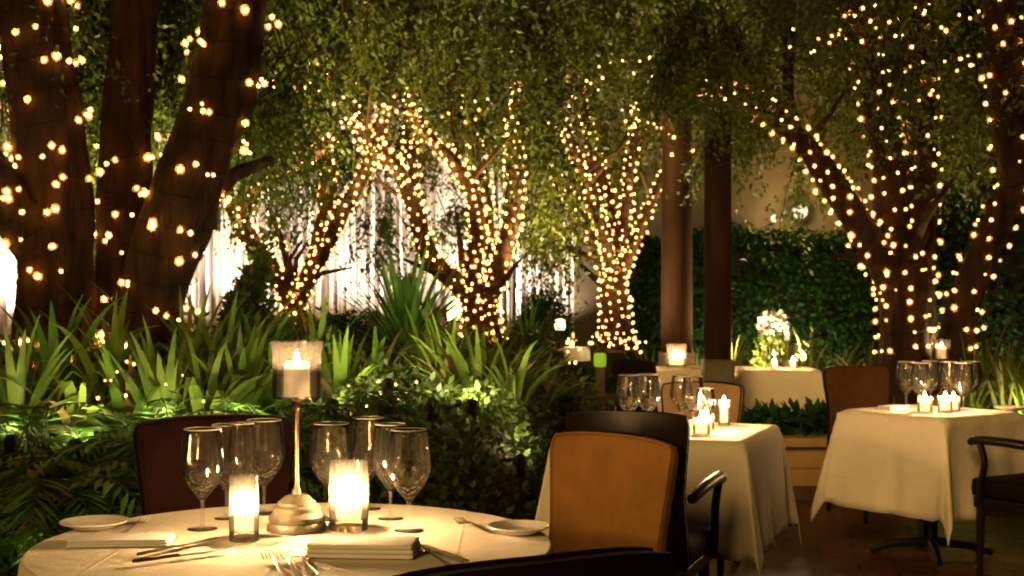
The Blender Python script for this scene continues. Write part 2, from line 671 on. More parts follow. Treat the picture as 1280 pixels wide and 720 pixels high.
drape(-60, 52, 17.0, 4.0, 'blown-out white drape at the far left behind the lit trunk', 10)
drape(200, 267, 17.0, 4.0, 'brightest white drape seen right of the thick leaning trunk', 8)
drape(264, 362, 17.05, 4.1, 'pleated white drape behind the small dark leaning conifer', 11, .06)
drape(358, 426, 17.1, 4.1, 'dim mauve drape behind the forked tree with dense lights', 7, .06)
drape(422, 520, 17.0, 4.0, 'pleated drape between the two forked lit trees', 11, .06)
drape(516, 612, 17.1, 4.0, 'shaded drape behind the many-limbed lit tree', 9, .06)
drape(608, 680, 17.0, 4.0, 'glaring white drape just right of the many-limbed tree', 8)
drape(676, 762, 17.05, 4.0, 'white drape with loose folds behind the round dark bush', 10, .06)

bw = thing('garden_wall', 'beige stucco garden wall with two lamps above the hedge', 'wall', (4.0, 16.6, 0))
MB().box((0, 0, 2.1), (6.4, .3, 4.2)).build('wall_face', M['wallbeige'], bw, smooth=False)
MB().box((0, -.02, 4.27), (6.6, .42, .14), bev=.02).build('coping', M['ledge'], bw, smooth=False)


def wall_lamp(px, py, r, label, power):
    p = at(px, py, 16.25)
    t = thing('wall_lamp', label, 'lamp', p)
    MB().lathe([(0, -r), (r * .5, -r * .87), (r * .87, -r * .5), (r, 0), (r * .87, r * .5), (r * .5, r * .87), (0, r)], 16).build('globe', M['globe'], t)
    MB().tube([(0, 0, -r * .9), (0, .06, -r * 1.2), (0, .2, -r * 1.2)], .015, 8).build('bracket', M['blackmetal'], t)
    point('wall_lamp_light', (0, -.02 - r, 0), power, WARM2, .05, t)


wall_lamp(1000, 264, .10, 'larger round lamp glowing on the beige wall', 20)
wall_lamp(968, 273, .05, 'smaller dim round lamp glowing on the beige wall', 5)


def hedge(name, label, x0, x1, y, z0, z1, n, mat, depth=.5, L=.075, W=.045):
    t = thing(name, label, 'hedge', ((x0 + x1) / 2, y, z0))
    w = x1 - x0
    h = z1 - z0
    u, v = rng.random(n), rng.random(n)
    X = (u - .5) * w
    Z = v * h
    bump = np.array([.30 * noise.noise(Vector((a * 1.7, c * 1.7, 3 + y))) + .07 * noise.noise(Vector((a * 5, c * 5, 7))) for a, c in zip(X, Z)])
    Y = -depth / 2 + bump + rng.random(n) * .12
    top = rng.random(n) < .2
    Z = np.where(top, h + bump * .8, Z)
    Y = np.where(top, (rng.random(n) - .5) * depth, Y)
    P = np.stack([X, Y, Z], 1)
    D = unit(n) * .6 + np.array([0, -.5, -.35])
    N = unit(n) * .7 + np.array([0, -1, .3])
    leaves('foliage', mat, t, P, D, N, L * (.7 + .6 * rng.random(n)), W)
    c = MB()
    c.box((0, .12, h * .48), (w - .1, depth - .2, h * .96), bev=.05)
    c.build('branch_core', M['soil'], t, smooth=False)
    return t


hedge('hedge', 'long clipped dark green hedge below the beige wall', 1.32, 5.0, 15.3, .3, 2.08, 9000, M['hedge'], .9)
hedge('hedge', 'tall dark ivy hedge behind the right-hand lit trunks', 3.9, 8.2, 13.6, .3, 3.6, 9000, M['hedge'], .9)

# ---------------------------------------------------------------- trees


def catmull(pts, n=6):
    out = []
    P = [pts[0]] + list(pts) + [pts[-1]]
    for i in range(1, len(P) - 2):
        p0, p1, p2, p3 = (np.array(q, float) for q in P[i - 1:i + 3])
        for k in range(n):
            t = k / n
            out.append(.5 * ((2 * p1) + (-p0 + p2) * t + (2 * p0 - 5 * p1 + 4 * p2 - p3) * t * t + (-p0 + 3 * p1 - 3 * p2 + p3) * t ** 3))
    out.append(np.array(pts[-1], float))
    return out


def limb_pts(pix, d, n=6):
    """[(px, py, depth offset, radius px)] -> smoothed [(x, y, z, r)]"""
    out = []
    for (px, py, o, r) in pix:
        w = at(px, py, d + o)
        out.append((w.x, w.y, w.z, r * (d + o) / F))
    return catmull(out, n)


bulb_me = {}


def bulb_geo(r, sub):
    """A glowing core inside an amber shell added to form its halo: vertices, faces, material index per face."""
    V, Fc, mi = [], [], []
    for k, (rr, sb) in enumerate(((r, sub), (r * 2.1, 2))):
        bm = bmesh.new()
        bmesh.ops.create_icosphere(bm, subdivisions=sb, radius=rr)
        b0 = len(V)
        V += [Vector((v.co.x, v.co.y, v.co.z * 1.15)) for v in bm.verts]
        Fc += [[v.index + b0 for v in f.verts] for f in bm.faces]
        mi += [k] * len(bm.faces)
        bm.free()
    return V, Fc, mi


def bulb_mesh(r, key, mat, sub):
    if key not in bulb_me:
        V, Fc, mi = bulb_geo(r, sub)
        me = bpy.data.meshes.new('bulb')
        me.from_pydata([tuple(v) for v in V], [], Fc)
        me.materials.append(mat)
        me.materials.append(M['shell'])
        me.polygons.foreach_set('material_index', mi)
        me.shade_smooth()
        bulb_me[key] = me
    return bulb_me[key]


def spread(t, pts, cordpts, key, r, mat, sub, jit):
    me = bulb_mesh(r, key, mat, sub)
    c = MB()
    c.tube(cordpts, .0028, 4, cap=False)
    c.build('cord', M['cord'], t, angle=None)
    order = list(range(len(pts)))
    if len(pts) > 100:
        random.shuffle(order)
    rest = MB()
    bv, bf, bmi = bulb_geo(r, sub)
    mis = []
    for q, i in enumerate(order):
        p = pts[i] + Vector((random.uniform(-jit, jit), random.uniform(-jit, jit), random.uniform(-jit, jit)))
        k = random.choice((.62, .75, .85, 1.0, 1.0, 1.2))
        if q >= 100:
            rest.add([p + v * k for v in bv], bf)
            mis += bmi
            continue
        o = link(bpy.data.objects.new('bulb', me))
        o.location = p
        o.rotation_euler = (random.uniform(-.8, .8), random.uniform(-.8, .8), random.uniform(0, 6))
        o.scale = (k, k, k)
        set_parent(o, t)
    if rest.v:
        ro = rest.build('remaining_bulbs', mat, t, angle=None)
        ro.data.materials.append(M['shell'])
        ro.data.polygons.foreach_set('material_index', mis)
        tag(ro, kind='stuff')


GL = 'light strings wound round the tree limbs'


def wrap(limb, n, label, f0=0.0, f1=1.0, key='far', r=.0095, mat='bulb', sub=1, skew=0.0):
    mkey = key + '%g' % r
    """A light string wound in a helix round part of a limb, n bulbs evenly along the cord."""
    m = len(limb)
    i0, i1 = int(f0 * (m - 1)), int(f1 * (m - 1))
    seg = limb[i0:i1 + 1]
    pts = [Vector(p[:3]) for p in seg]
    rs = [p[3] for p in seg]
    cum = [0]
    for a, b_ in zip(pts, pts[1:]):
        cum.append(cum[-1] + (b_ - a).length)
    Ltot = cum[-1]
    rmean = sum(rs) / len(rs)
    # cord length so that spacing is about equal along and around
    area = Ltot * 2 * PI * rmean
    pitch = math.sqrt(area / n) * 1.0
    turns = Ltot / pitch

    def pos(f, ang_off=0.0, ro=.012):
        s_ = f * Ltot
        k = 0
        while k < len(cum) - 2 and cum[k + 1] < s_:
            k += 1
        tt = (s_ - cum[k]) / max(1e-6, cum[k + 1] - cum[k])
        p = pts[k].lerp(pts[k + 1], tt)
        r_ = rs[k] * (1 - tt) + rs[k + 1] * tt
        ax = (pts[k + 1] - pts[k]).normalized()
        a = ax.cross(Vector((0.3, .2, .9))).normalized()
        b2 = ax.cross(a)
        w = f * turns * 2 * PI + skew + ang_off
        return p + (a * math.cos(w) + b2 * math.sin(w)) * (r_ * 1.06 + ro)
    ns = max(20, int(turns * 10))
    base = pts[0].copy()
    t = thing('light_string', label, 'string lights', base, group=GL)
    cord = [pos(i / ns) - base for i in range(ns + 1)]
    bl = []
    for i in range(n):
        f = (i + .5 + random.uniform(-.42, .42)) / n if key != 'near' else (round(i / 5) * 5 + random.gauss(0, .9)) / n
        bl.append(pos(min(1, max(0, f)), random.uniform(-.25, .25) * (1 if key == 'far' else 2), .02 if key == 'far' else .03) - base)
    spread(t, bl, cord, mkey, r, M[mat], sub, .012 if key == 'far' else .03)
    return t


def hang_string(ppts, n, label, r=.0085, jit=.085, group='loose light strings in the canopy', mat='bulb', key=None):
    pts = catmull([(p.x, p.y, p.z) for p in ppts], 10)
    pts = [Vector(p) for p in pts]
    key = key or 'small%g' % r
    base = pts[0].copy()
    t = thing('light_string', label, 'string lights', base, group=group)
    bl = []
    for i in range(n):
        q = (i + random.uniform(.1, .9)) / n * (len(pts) - 1)
        k = int(q)
        bl.append(pts[k].lerp(pts[min(k + 1, len(pts) - 1)], q - k) - base)
    spread(t, bl, [p - base for p in pts], key, r, M[mat], 1, jit)
    return t


def crown(parent, base, blobs, mat, d0):
    Ps, Ds, Ts = [], [], []
    tw = MB()
    for (px, py, dd, rx, ry, rd, n, ln, per) in blobs:
        c = at(px, py, d0 + dd)
        sc_ = (d0 + dd) / F
        # sub-clumps inside the blob, uneven density
        nc = max(4, n // 26)
        cc = unit(nc) * (rng.random((nc, 1)) ** .45)
        ct = rng.random(nc)
        for k in range(n):
            ci = rng.integers(nc)
            ctr = cc[ci]
            q = ctr + rng.normal(size=3) * .105
            s0 = np.array([c.x + q[0] * rx * sc_, c.y + q[1] * rd, c.z + q[2] * ry * sc_])
            dirn = np.array([rng.normal() * .45, rng.normal() * .45, -.55 - .5 * rng.random()])
            l = ln * (.5 + rng.random())
            m = int(per * (.6 + .8 * rng.random()))
            tt = np.sort(rng.random(m))[:, None]
            P = s0 + dirn * l * tt + np.array([0, 0, -1]) * (l * .35) * tt ** 2 + rng.normal(size=(m, 3)) * .022
            D = dirn * .4 + rng.normal(size=(m, 3)) * .55 + np.array([0, 0, -.45])
            Ps.append(P)
            Ds.append(D)
            Ts.append(np.full(m, ct[ci]))
            if k % 7 == 0:
                bb = np.array(base)
                e0 = s0 - bb + np.array([rng.normal() * .12, rng.normal() * .12, .22])
                tw.tube([tuple(e0), tuple(s0 - bb), tuple(s0 - bb + dirn * l * .5 - np.array([0, 0, l * .09])), tuple(s0 - bb + dirn * l - np.array([0, 0, l * .35]))], [.008, .006, .004, .002], 4, cap=False)
    P = np.concatenate(Ps) - np.array(base)
    D = np.concatenate(Ds)
    n = len(P)
    L = (.030 + .050 * rng.random(n) ** 2) * (d0 / 10) ** .5
    o_ = leaves('crown', mat, parent, P, D, unit(n), L, L * .5)
    tn = np.clip(np.concatenate(Ts) * .75 + rng.random(n) * .4 - .07, 0, 1).astype(np.float32)
    o_.data.attributes['leaf_tone'].data.foreach_set('value', tn)
    tw.build('twigs', M['bark'], o_, angle=None)
    return o_


def tree(label, d, limbs, blobs, mat, bark, ground, nseg=12, rough=.10):
    first = limb_pts(limbs[0], d)
    b0 = first[0]
    base = Vector((b0[0], b0[1], ground))
    t = thing('tree', label, 'tree', base, group='lit trees in the garden')
    m = MB()
    out = []
    for i, l in enumerate(limbs):
        lp = limb_pts(l, d, 16 if d < 8 else 8)
        out.append(lp)
        pts = [Vector(p[:3]) for p in lp]
        rs = [p[3] for p in lp]
        if l[0][1] >= 425:
            pts = [Vector((pts[0].x, pts[0].y, ground - .05)), Vector((pts[0].x, pts[0].y, ground + .05))] + pts
            rs = [rs[0] * 1.7, rs[0] * 1.35] + rs
        m.tube([p - base for p in pts], rs, nseg, rough=rough)
        # twigs leaving the limb
        if len(lp) > 12 and d > 8:
            for k in range(3):
                j = random.randrange(len(lp) // 2, len(lp))
                q = Vector(lp[j][:3])
                r0 = lp[j][3] * .4
                dv = Vector((random.uniform(-1, 1), random.uniform(-.8, .8), random.uniform(.2, 1))).normalized()
                L = random.uniform(.4, .9)
                tw = [q, q + dv * L * .5 + Vector((0, 0, .05)), q + dv * L + Vector((random.uniform(-.15, .15), 0, random.uniform(-.1, .2)))]
                m.tube([p - base for p in tw], [r0, r0 * .6, r0 * .2], 6)
    m.build('trunk', bark, t, angle=None)
    if blobs:
        crown(t, base, blobs, mat, d)
    return t, out


# --- big near tree on the left
T1, L1 = tree('massive dark multi-trunked tree at the left with sparse large bulbs', 7.0, [
    [(72, 470, 0, 52), (72, 380, 0, 46), (72, 280, 0, 45), (62, 180, 0, 44), (50, 90, 0, 42), (38, -60, .1, 40), (30, -160, .2, 36)],
    [(150, 470, .35, 36), (152, 380, .35, 33), (156, 250, .4, 32), (160, 120, .5, 30), (172, -60, .6, 28)],
    [(178, 470, -.05, 46), (192, 360, -.15, 44), (222, 265, -.2, 44), (256, 170, -.2, 42), (284, 80, -.2, 40), (304, -60, -.1, 38), (318, -160, 0, 34)],
    [(62, 345, -.05, 26), (25, 275, -.15, 29), (-15, 215, -.2, 28), (-60, 150, -.2, 24)],
    [(215, 285, -.1, 20), (262, 240, .1, 13), (300, 215, .3, 9), (340, 200, .5, 6)],
], [
    (115, -10, .9, 60, 150, .4, 300, .5, 22), (212, 0, 1.2, 50, 140, .4, 260, .5, 22), (40, -120, 0, 120, 90, .8, 100, .5, 18),
    (330, 60, .9, 60, 130, .6, 180, .6, 22), (335, 160, 1.2, 55, 60, .6, 110, .5, 22), (212, 110, 1.2, 32, 80, .3, 130, .4, 20),
    (118, 120, 1.0, 28, 90, .3, 150, .35, 20), (10, 60, .5, 30, 120, .4, 50, .4, 18)], M['canopy2'], M['bark'], .70, 44, .17)
wrap(L1[0], 112, 'sparse large bulbs wound up the leftmost thick trunk', .0, .85, 'near', .0100, 'bulbnear', 1, .4)
wrap(L1[1], 18, 'few bulbs on the dark middle stem of the massive tree', .05, .7, 'near', .0100, 'bulbnear', 1, 1.4)
wrap(L1[2], 100, 'large bulbs zigzagging up the thick trunk leaning right', .05, .8, 'near', .0100, 'bulbnear', 1, 2.2)
wrap(L1[3], 60, 'bulbs bunched on the low limb leaving the picture at left', 0, 1, 'near', .0100, 'bulbnear', 1, .9)

T2, L2 = tree('forked tree with wide low limbs before the left white drapes', 11.0, [
    [(372, 440, 0, 17), (371, 400, 0, 14), (367, 376, 0, 15), (366, 362, 0, 13)],
    [(366, 378, 0, 12), (345, 343, -.1, 11), (318, 308, -.2, 11), (300, 275, -.2, 11), (286, 245, -.2, 10), (262, 215, -.1, 9), (235, 180, 0, 7)],
    [(302, 272, -.2, 9), (322, 232, -.3, 8), (352, 210, -.4, 7), (388, 194, -.5, 6), (420, 170, -.5, 4)],
    [(370, 380, 0, 12), (390, 335, .1, 11), (404, 285, .2, 12), (411, 240, .2, 11), (402, 190, .3, 10), (385, 120, .4, 8), (375, 40, .4, 6)],
    [(398, 330, .1, 9), (424, 275, -.1, 9), (446, 235, -.2, 8), (466, 190, -.2, 7), (480, 130, -.2, 5)],
    [(368, 372, 0, 6), (360, 335, -.1, 5), (352, 300, -.2, 4), (340, 270, -.2, 3)],
], [
    (380, 30, 0, 110, 120, 1.2, 480, .6, 26), (420, 165, .6, 60, 40, .6, 90, .4, 24), (330, 150, -.4, 55, 35, .7, 110, .4, 24), (478, 250, .9, 40, 40, .5, 46, .5, 22),
    (300, 185, .8, 36, 30, .5, 60, .4, 22)],
    M['canopy2'], M['barkgrey'], .88)
wrap(L2[0], 60, 'bulbs packed round the short trunk of the first forked tree', 0, 1)
wrap(L2[1], 150, 'bulbs along the low left limb of the first forked tree', .0, .95)
wrap(L2[2], 60, 'bulbs on the small upper left branch before the drapes', 0, 1)
wrap(L2[3], 160, 'bulbs up the middle limb of the first forked tree', 0, .85)
wrap(L2[4], 110, 'bulbs up the right limb of the first forked tree', 0, 1)
wrap(L2[5], 40, 'bulbs on the thin inner stem of the first forked tree', 0, 1)

T3, L3 = tree('many-limbed tree thick with bulbs at the centre of the garden', 11.0, [
    [(603, 440, 0, 28), (602, 405, 0, 23), (599, 378, 0, 21), (600, 362, 0, 18)],
    [(598, 385, 0, 14), (574, 356, -.1, 13), (545, 332, -.2, 12), (529, 302, -.2, 11), (519, 262, -.2, 11), (506, 226, -.2, 10), (480, 195, -.2, 9), (455, 165, -.2, 7), (425, 120, -.2, 5)],
    [(519, 250, -.2, 7), (516, 208, -.1, 6), (510, 160, .1, 5), (512, 110, .2, 4)],
    [(600, 380, 0, 11), (592, 332, -.3, 10), (598, 286, -.4, 10), (590, 240, -.5, 9), (566, 202, -.6, 8), (535, 170, -.6, 6), (510, 130, -.6, 4)],
    [(604, 375, 0, 10), (611, 322, .3, 9), (607, 262, .4, 9), (601, 212, .5, 8), (588, 150, .5, 6), (580, 90, .5, 4)],
    [(608, 382, 0, 13), (628, 322, 0, 12), (640, 272, .1, 11), (643, 212, .1, 10), (645, 150, .1, 9), (652, 80, .1, 7), (660, 0, .1, 5)],
], [
    (520, 20, 0, 130, 110, 1.6, 620, .6, 26), (650, 20, .2, 110, 110, 1.6, 520, .6, 26), (560, 140, .5, 110, 40, .8, 170, .4, 24), (682, 255, .9, 40, 45, .5, 130, .5, 24),
    (560, 245, 1.0, 36, 36, .4, 44, .4, 22), (668, 170, .3, 36, 60, .6, 110, .5, 24)],
    M['canopy'], M['barkgrey'], .88)
wrap(L3[0], 110, 'bulbs packed round the stout trunk of the many-limbed tree', 0, 1)
wrap(L3[1], 190, 'bulbs along the crooked left limb of the many-limbed tree', 0, .95)
wrap(L3[2], 40, 'bulbs on the short spur of the crooked left limb', 0, 1)
wrap(L3[3], 170, 'bulbs up the second limb of the many-limbed tree', 0, 1)
wrap(L3[4], 140, 'bulbs up the straight middle limb of the many-limbed tree', 0, .9)
wrap(L3[5], 180, 'bulbs up the tall right limb of the many-limbed tree', 0, .8)

T4, L4 = tree('fan-shaped tree full of bulbs beside the two brown posts', 12.5, [
    [(772, 440, 0, 22), (770, 395, 0, 18), (767, 355, 0, 16), (767, 335, 0, 13)],
    [(766, 355, 0, 9), (740, 300, -.1, 8), (715, 252, -.1, 7), (690, 216, -.1, 5), (668, 185, -.1, 4)],
    [(766, 348, 0, 8), (754, 290, -.3, 7), (735, 232, -.4, 6), (715, 182, -.5, 5), (698, 140, -.5, 4)],
    [(768, 345, 0, 8), (765, 272, .1, 7), (750, 212, .1, 6), (736, 162, .1, 5), (722, 110, .1, 4)],
    [(770, 348, 0, 8), (779, 290, .2, 7), (786, 232, .2, 6), (792, 172, .2, 5), (800, 110, .2, 4)],
    [(772, 355, 0, 7), (795, 302, -.1, 6), (814, 252, -.1, 5), (834, 205, -.1, 4), (850, 150, -.1, 3)],
], [
    (760, 40, 0, 130, 110, 1.8, 620, .6, 26), (800, 160, .4, 70, 50, .8, 150, .5, 24), (720, 175, .5, 60, 40, .7, 100, .4, 24), (868, 66, .4, 50, 55, .8, 150, .45, 24),
    (710, 255, .8, 40, 40, .5, 70, .6, 22)],
    M['canopy'], M['barkgrey'], .88)
wrap(L4[0], 120, 'bulbs packed round the slim trunk of the fan-shaped tree', 0, 1)
for k, (n, w) in enumerate(((100, 'outermost left'), (92, 'second left'), (92, 'central'), (96, 'upright right'), (84, 'outermost right'))):
    wrap(L4[k + 1], n, 'bulbs along the %s branch of the fan-shaped tree' % w, 0, .95)

T5, L5 = tree('large twin-stemmed tree at right with a long limb reaching left', 10.0, [
    [(1138, 440, 0, 38), (1135, 392, 0, 35), (1131, 352, 0, 34), (1130, 330, 0, 28)],
    [(1120, 362, 0, 22), (1096, 316, -.1, 20), (1070, 276, -.2, 18), (1045, 236, -.2, 17), (1015, 192, -.3, 15), (975, 152, -.3, 13), (935, 124, -.3, 11), (905, 112, -.3, 9), (870, 112, -.2, 5)],
    [(1122, 352, 0, 24), (1115, 275, -.1, 21), (1112, 205, -.1, 20), (1096, 132, -.1, 19), (1082, 60, -.1, 18), (1062, -60, 0, 16), (1050, -140, 0, 12)],
    [(1142, 358, 0, 24), (1150, 275, .1, 20), (1152, 192, .2, 19), (1155, 120, .2, 18), (1148, 30, .2, 17), (1140, -70, .2, 14)],
    [(1000, 185, -.2, 8), (985, 110, 0, 7), (990, 40, .2, 6), (985, -40, .2, 4)],
], [
    (930, 10, 2.1, 100, 100, 1.2, 560, .6, 26), (1060, 10, .4, 110, 110, 1.2, 480, .6, 26), (945, 135, .6, 60, 42, .8, 170, .4, 24), (1180, 30, .4, 90, 90, 1.0, 380, .6, 26),
    (1050, 160, .8, 50, 70, .6, 100, .6, 22), (1200, 150, .8, 50, 70, .6, 90, .5, 20), (1130, 90, -.4, 60, 60, .4, 60, .5, 20), (868, 48, -.5, 60, 42, .4, 190, .4, 22), (925, 50, -.4, 40, 40, .4, 110, .4, 22)],
    M['canopy'], M['bark'], .36, 14)
wrap(L5[0], 70, 'bulbs round the broad base of the twin-stemmed tree', 0, 1, r=.0105)
wrap(L5[1], 130, 'bulbs along the long limb reaching left from the twin-stemmed tree', 0, .96, r=.0105)
wrap(L5[2], 120, 'bulbs up the left stem of the twin-stemmed tree', 0, .84, r=.0105)
wrap(L5[3], 90, 'bulbs up the right stem of the twin-stemmed tree', 0, .9, r=.0105)

T6, L6 = tree('lit tree at the right edge leaning out of the picture', 9.0, [
    [(1192, 440, 0, 24), (1204, 388, 0, 21), (1222, 332, 0, 19), (1246, 282, 0, 19), (1270, 232, 0, 20), (1290, 175, .1, 18), (1320, 90, .2, 14)],
    [(1276, 235, 0, 20), (1266, 180, -.05, 22), (1256, 85, -.1, 22), (1246, -60, -.1, 20), (1240, -140, -.1, 18)],
], [(1240, -30, .8, 90, 90, 1.0, 170, .6, 20), (1215, 95, .9, 35, 60, .4, 60, .5, 20), (1300, 40, -.2, 30, 80, .4, 40, .4, 20)],
    M['canopy'], M['bark'], .36, 14)
wrap(L6[0], 74, 'bulbs up the slanting trunk at the right edge', 0, .9, r=.0105)
wrap(L6[1], 58, 'bulbs up the vertical stem at the right edge', 0, .85, r=.0105)

for lab, d, px, blobs in (('dark tree standing far behind the pavilion roof', 20.0, 480, [(480, 40, 0, 260, 90, 1.5, 620, .8, 26), (250, 60, 0, 140, 110, 1.2, 260, .8, 24), (60, 60, 0, 120, 140, 1.2, 240, .8, 24)]),
                          ('dark tree standing far behind the beige wall', 19.0, 900, [(900, 70, 0, 210, 100, 1.5, 560, .8, 26), (760, 40, .5, 140, 80, 1.2, 240, .8, 24), (1160, 110, -.5, 140, 130, 1.2, 420, .8, 26)])):
    tree(lab, d, [[(px, 440, 0, 18), (px + 6, 250, 0, 16), (px - 4, 100, 0, 12), (px + 10, -20, 0, 8)], [(px, 200, 0, 9), (px + 70, 110, 0, 7), (px + 120, 40, 0, 4)], [(px, 210, 0, 9), (px - 70, 110, 0, 7), (px - 130, 50, 0, 4)]], blobs, M['hedge'], M['bark'], .0)

# loose strings threaded through the canopy
hs = hang_string
hs([at(395, 85, 10.5), at(415, 125, 10.4), at(440, 165, 10.4), at(465, 200, 10.5)], 22, 'loose bulb string falling down the canopy left of centre')
hs([at(440, 110, 10.2), at(500, 135, 10.3), at(570, 150, 10.3), at(625, 130, 10.2)], 16, 'loose bulb string crossing the dark centre canopy')
hs([at(690, 150, 11.5), at(730, 105, 11.3), at(790, 80, 11.2), at(850, 92, 11.0), at(885, 118, 10.8)], 30, 'loose bulb string arching over the two brown posts')
hs([at(770, 130, 11.6), at(800, 150, 11.6), at(830, 165, 11.5), at(858, 190, 11.5)], 18, 'short bulb string hanging left of the brown posts')
hs([at(305, 150, 8.2), at(330, 95, 8.4), at(370, 120, 8.6), at(400, 95, 9)], 12, 'faint bulb string in the leaves right of the leaning trunk')
hs([at(980, 40, 9.6), at(1030, 60, 9.5), at(1060, 20, 9.5), at(1120, 40, 9.5)], 14, 'bulb string in the leaves above the twin-stemmed tree')
hs([at(1150, 10, 9.3), at(1190, 30, 9.2), at(1230, 20, 9.1)], 9, 'short bulb string in the upper right leaves')
hs([at(1170, 120, 9.5), at(1200, 75, 9.4), at(1235, 100, 9.3)], 9, 'short bulb string below the upper right leaves')
hs([at(455, 195, 10.8), at(500, 190, 10.8), at(540, 180, 10.8), at(590, 190, 10.8), at(640, 170, 10.9), at(680, 205, 11.3)], 44, 'bulb string looping between the two centre trees')
hs([at(690, 432, 11.8), at(730, 425, 11.8), at(775, 425, 11.8), at(800, 432, 11.8)], 40, 'bulb string laid along the foot of the fan-shaped tree')
hs([at(430, 505, 6.6), at(455, 495, 6.7), at(480, 500, 6.7), at(515, 488, 6.8)], 16, 'tiny bulb string in the ground cover behind the glasses', r=.006, jit=.07)
hs([at(130, 480, 6.0), at(160, 470, 6.1), at(200, 485, 6.1), at(235, 495, 6.0)], 16, 'tiny bulb string among the strap leaves at left', r=.0055, jit=.09)

# ---------------------------------------------------------------- brown posts
def post(px, rpx, d, label, top):
    p = at(px, 380, d)
    r = rpx * d / F
    t = thing('post', label, 'post', (p.x, p.y, 0))
    n = MB()
    n.lathe([(r * 1.02, .86), (r * 1.04, 1.2), (r * 1.02, 1.9), (r * .97, top)], 20)
    n.build('shaft', M['post'], t)
    MB().box((0, 0, .30), (r * 2.5, r * 2.5, .60), bev=.012).box((0, 0, .72), (r * 2.2, r * 2.2, .28), bev=.02).build('plinth', M['plinth'], t, smooth=False)
    return t


post(846, 19, 11.6, 'left brown post of the pair behind the glass candle jar', 3.35)
post(897, 17, 10.15, 'right brown post of the pair between the far tables', 3.02)


# ---------------------------------------------------------------- tables and cloths
def cloth_square(a, drop, h, name, label, loc, rz, seed, group, n=44):
    """A square cloth over a square table of half side a, hanging drop at the sides with pointed corners."""
    c = a + drop
    rr = random.Random(seed)
    ph = [rr.uniform(0, 6) for _ in range(8)]
    m = MB()
    R = .012

    def fn(u, v):
        x, y = (u - .5) * 2 * c, (v - .5) * 2 * c
        sx, sy = (1 if x >= 0 else -1), (1 if y >= 0 else -1)
        du, dv = max(0, abs(x) - a), max(0, abs(y) - a)
        z = h
        X, Y = min(a, abs(x)), min(a, abs(y))
        if du == 0 and dv == 0:
            return (x, y, h + .0012 * noise.noise(Vector((x * 6, y * 6, seed))))
        if dv == 0 or du == 0:
            d = du + dv
            s_ = (y if dv == 0 else x)
            k = 0 if dv == 0 else 3
            e = d / drop
            w = (.55 * math.sin(s_ * 15 + ph[k] + sx * 2) + .45 * math.sin(s_ * 27 + ph[k + 1] + sy * 1.3))
            w *= .030 * e * (1 - (abs(s_) / a) ** 4)
            out = min(d, R) * .8 + .035 * e + w + .006
            zz = h - max(0, d - R * .4) * .995
            if dv == 0:
                return (sx * (a + out), y, zz)
            return (x, sy * (a + out), zz)
        r = math.hypot(du, dv)
        if r > 1.05 * drop:
            r = 1.05 * drop + .7 * (r - 1.05 * drop)
        th = math.atan2(dv, du)
        e = min(1.3, r / drop)
        bul = .17 * r * math.sin(2 * th) ** .8 if 0 < th < PI / 2 else 0
        ed = min(r, R) * .8 + .035 * e + .006
        px_ = a + ed * math.cos(th) + bul * .62 + .012 * e * math.sin(3 * th * 2 + ph[5])
        py_ = a + ed * math.sin(th) + bul * .62 + .012 * e * math.cos(3 * th * 2 + ph[6])
        zz = h - max(0, r - R * .4) * (.97 - .06 * math.sin(2 * th))
        return (sx * px_, sy * py_, max(.03, zz))
    # denser sampling near the edges
    base = np.linspace(-1, 1, n + 1)
    m.grid(n, n, fn)
    o = m.build(name, M['linen'], None, angle=None)
    o.location = loc
    o.rotation_euler = (0, 0, rz)
    so = o.modifiers.new('thick', 'SOLIDIFY')
    so.thickness = .0035
    so.offset = 1
    return tag(o, label, 'tablecloth', group)


def square_table(label, c, rz, a, h=.74):
    t = thing('dining_table', label, 'table', (c[0], c[1], 0), rz, 'pedestal tables under white cloths')
    MB().box((0, 0, h - .02), (2 * a - .01, 2 * a - .01, .03), bev=.006).build('tabletop', M['darkwood'], t, smooth=False)
    MB().tube([(0, 0, .05), (0, 0, h - .035)], .035, 14).build('pedestal', M['blackmetal'], t)
    for k in range(4):
        w = k * PI / 2 + PI / 4
        d = Vector((math.cos(w), math.sin(w), 0))
        MB().tube([d * .02 + Vector((0, 0, .075)), d * .2 + Vector((0, 0, .055)), d * .30 + Vector((0, 0, .02))], [.024, .02, .016], 8).build('foot', M['blackmetal'], t)
    return t


GT = 'white tablecloths'
# centre table: front corner (930,552), square side .8
TC = Vector((.695, 5.60))
rzc = math.atan2(.74, .29) - PI / 2
square_table('pedestal table under the cloth behind the gold chair', TC, rzc, .39)
cloth_square(.392, .47, .745, 'tablecloth', 'white cloth with sharp hanging points behind the gold chair', (TC.x, TC.y, 0), rzc, 3, GT)
# right table
fc = onz(1180, 522, .75)
dl = Vector((-.57, .82, 0)).normalized()
dr = Vector((.82, .57, 0)).normalized()
sideR = .63
TR = fc + dl * sideR / 2 + dr * sideR / 2
rzr = math.atan2(dr.y, dr.x)
square_table('pedestal table at right with its dark foot showing', TR, rzr, sideR / 2 - .01)
cloth_square(sideR / 2, .50, .745, 'tablecloth', 'creased white cloth on the table at the right edge', (TR.x, TR.y, 0), rzr, 8, GT)
# two far tables
FL = Vector((1.36, 10.95))
FR = Vector((2.24, 10.95))
square_table('far table left of the right-hand brown post', FL, .12, .31)
cloth_square(.32, .52, .745, 'tablecloth', 'white cloth on the far table under the glass candle jar', (FL.x, FL.y, 0), .12, 12, GT, 36)
square_table('far table beside the white flowers', FR, -.08, .33)
cloth_square(.34, .52, .745, 'tablecloth', 'white cloth on the far table beside the white flowers', (FR.x, FR.y, 0), -.08, 15, GT, 36)

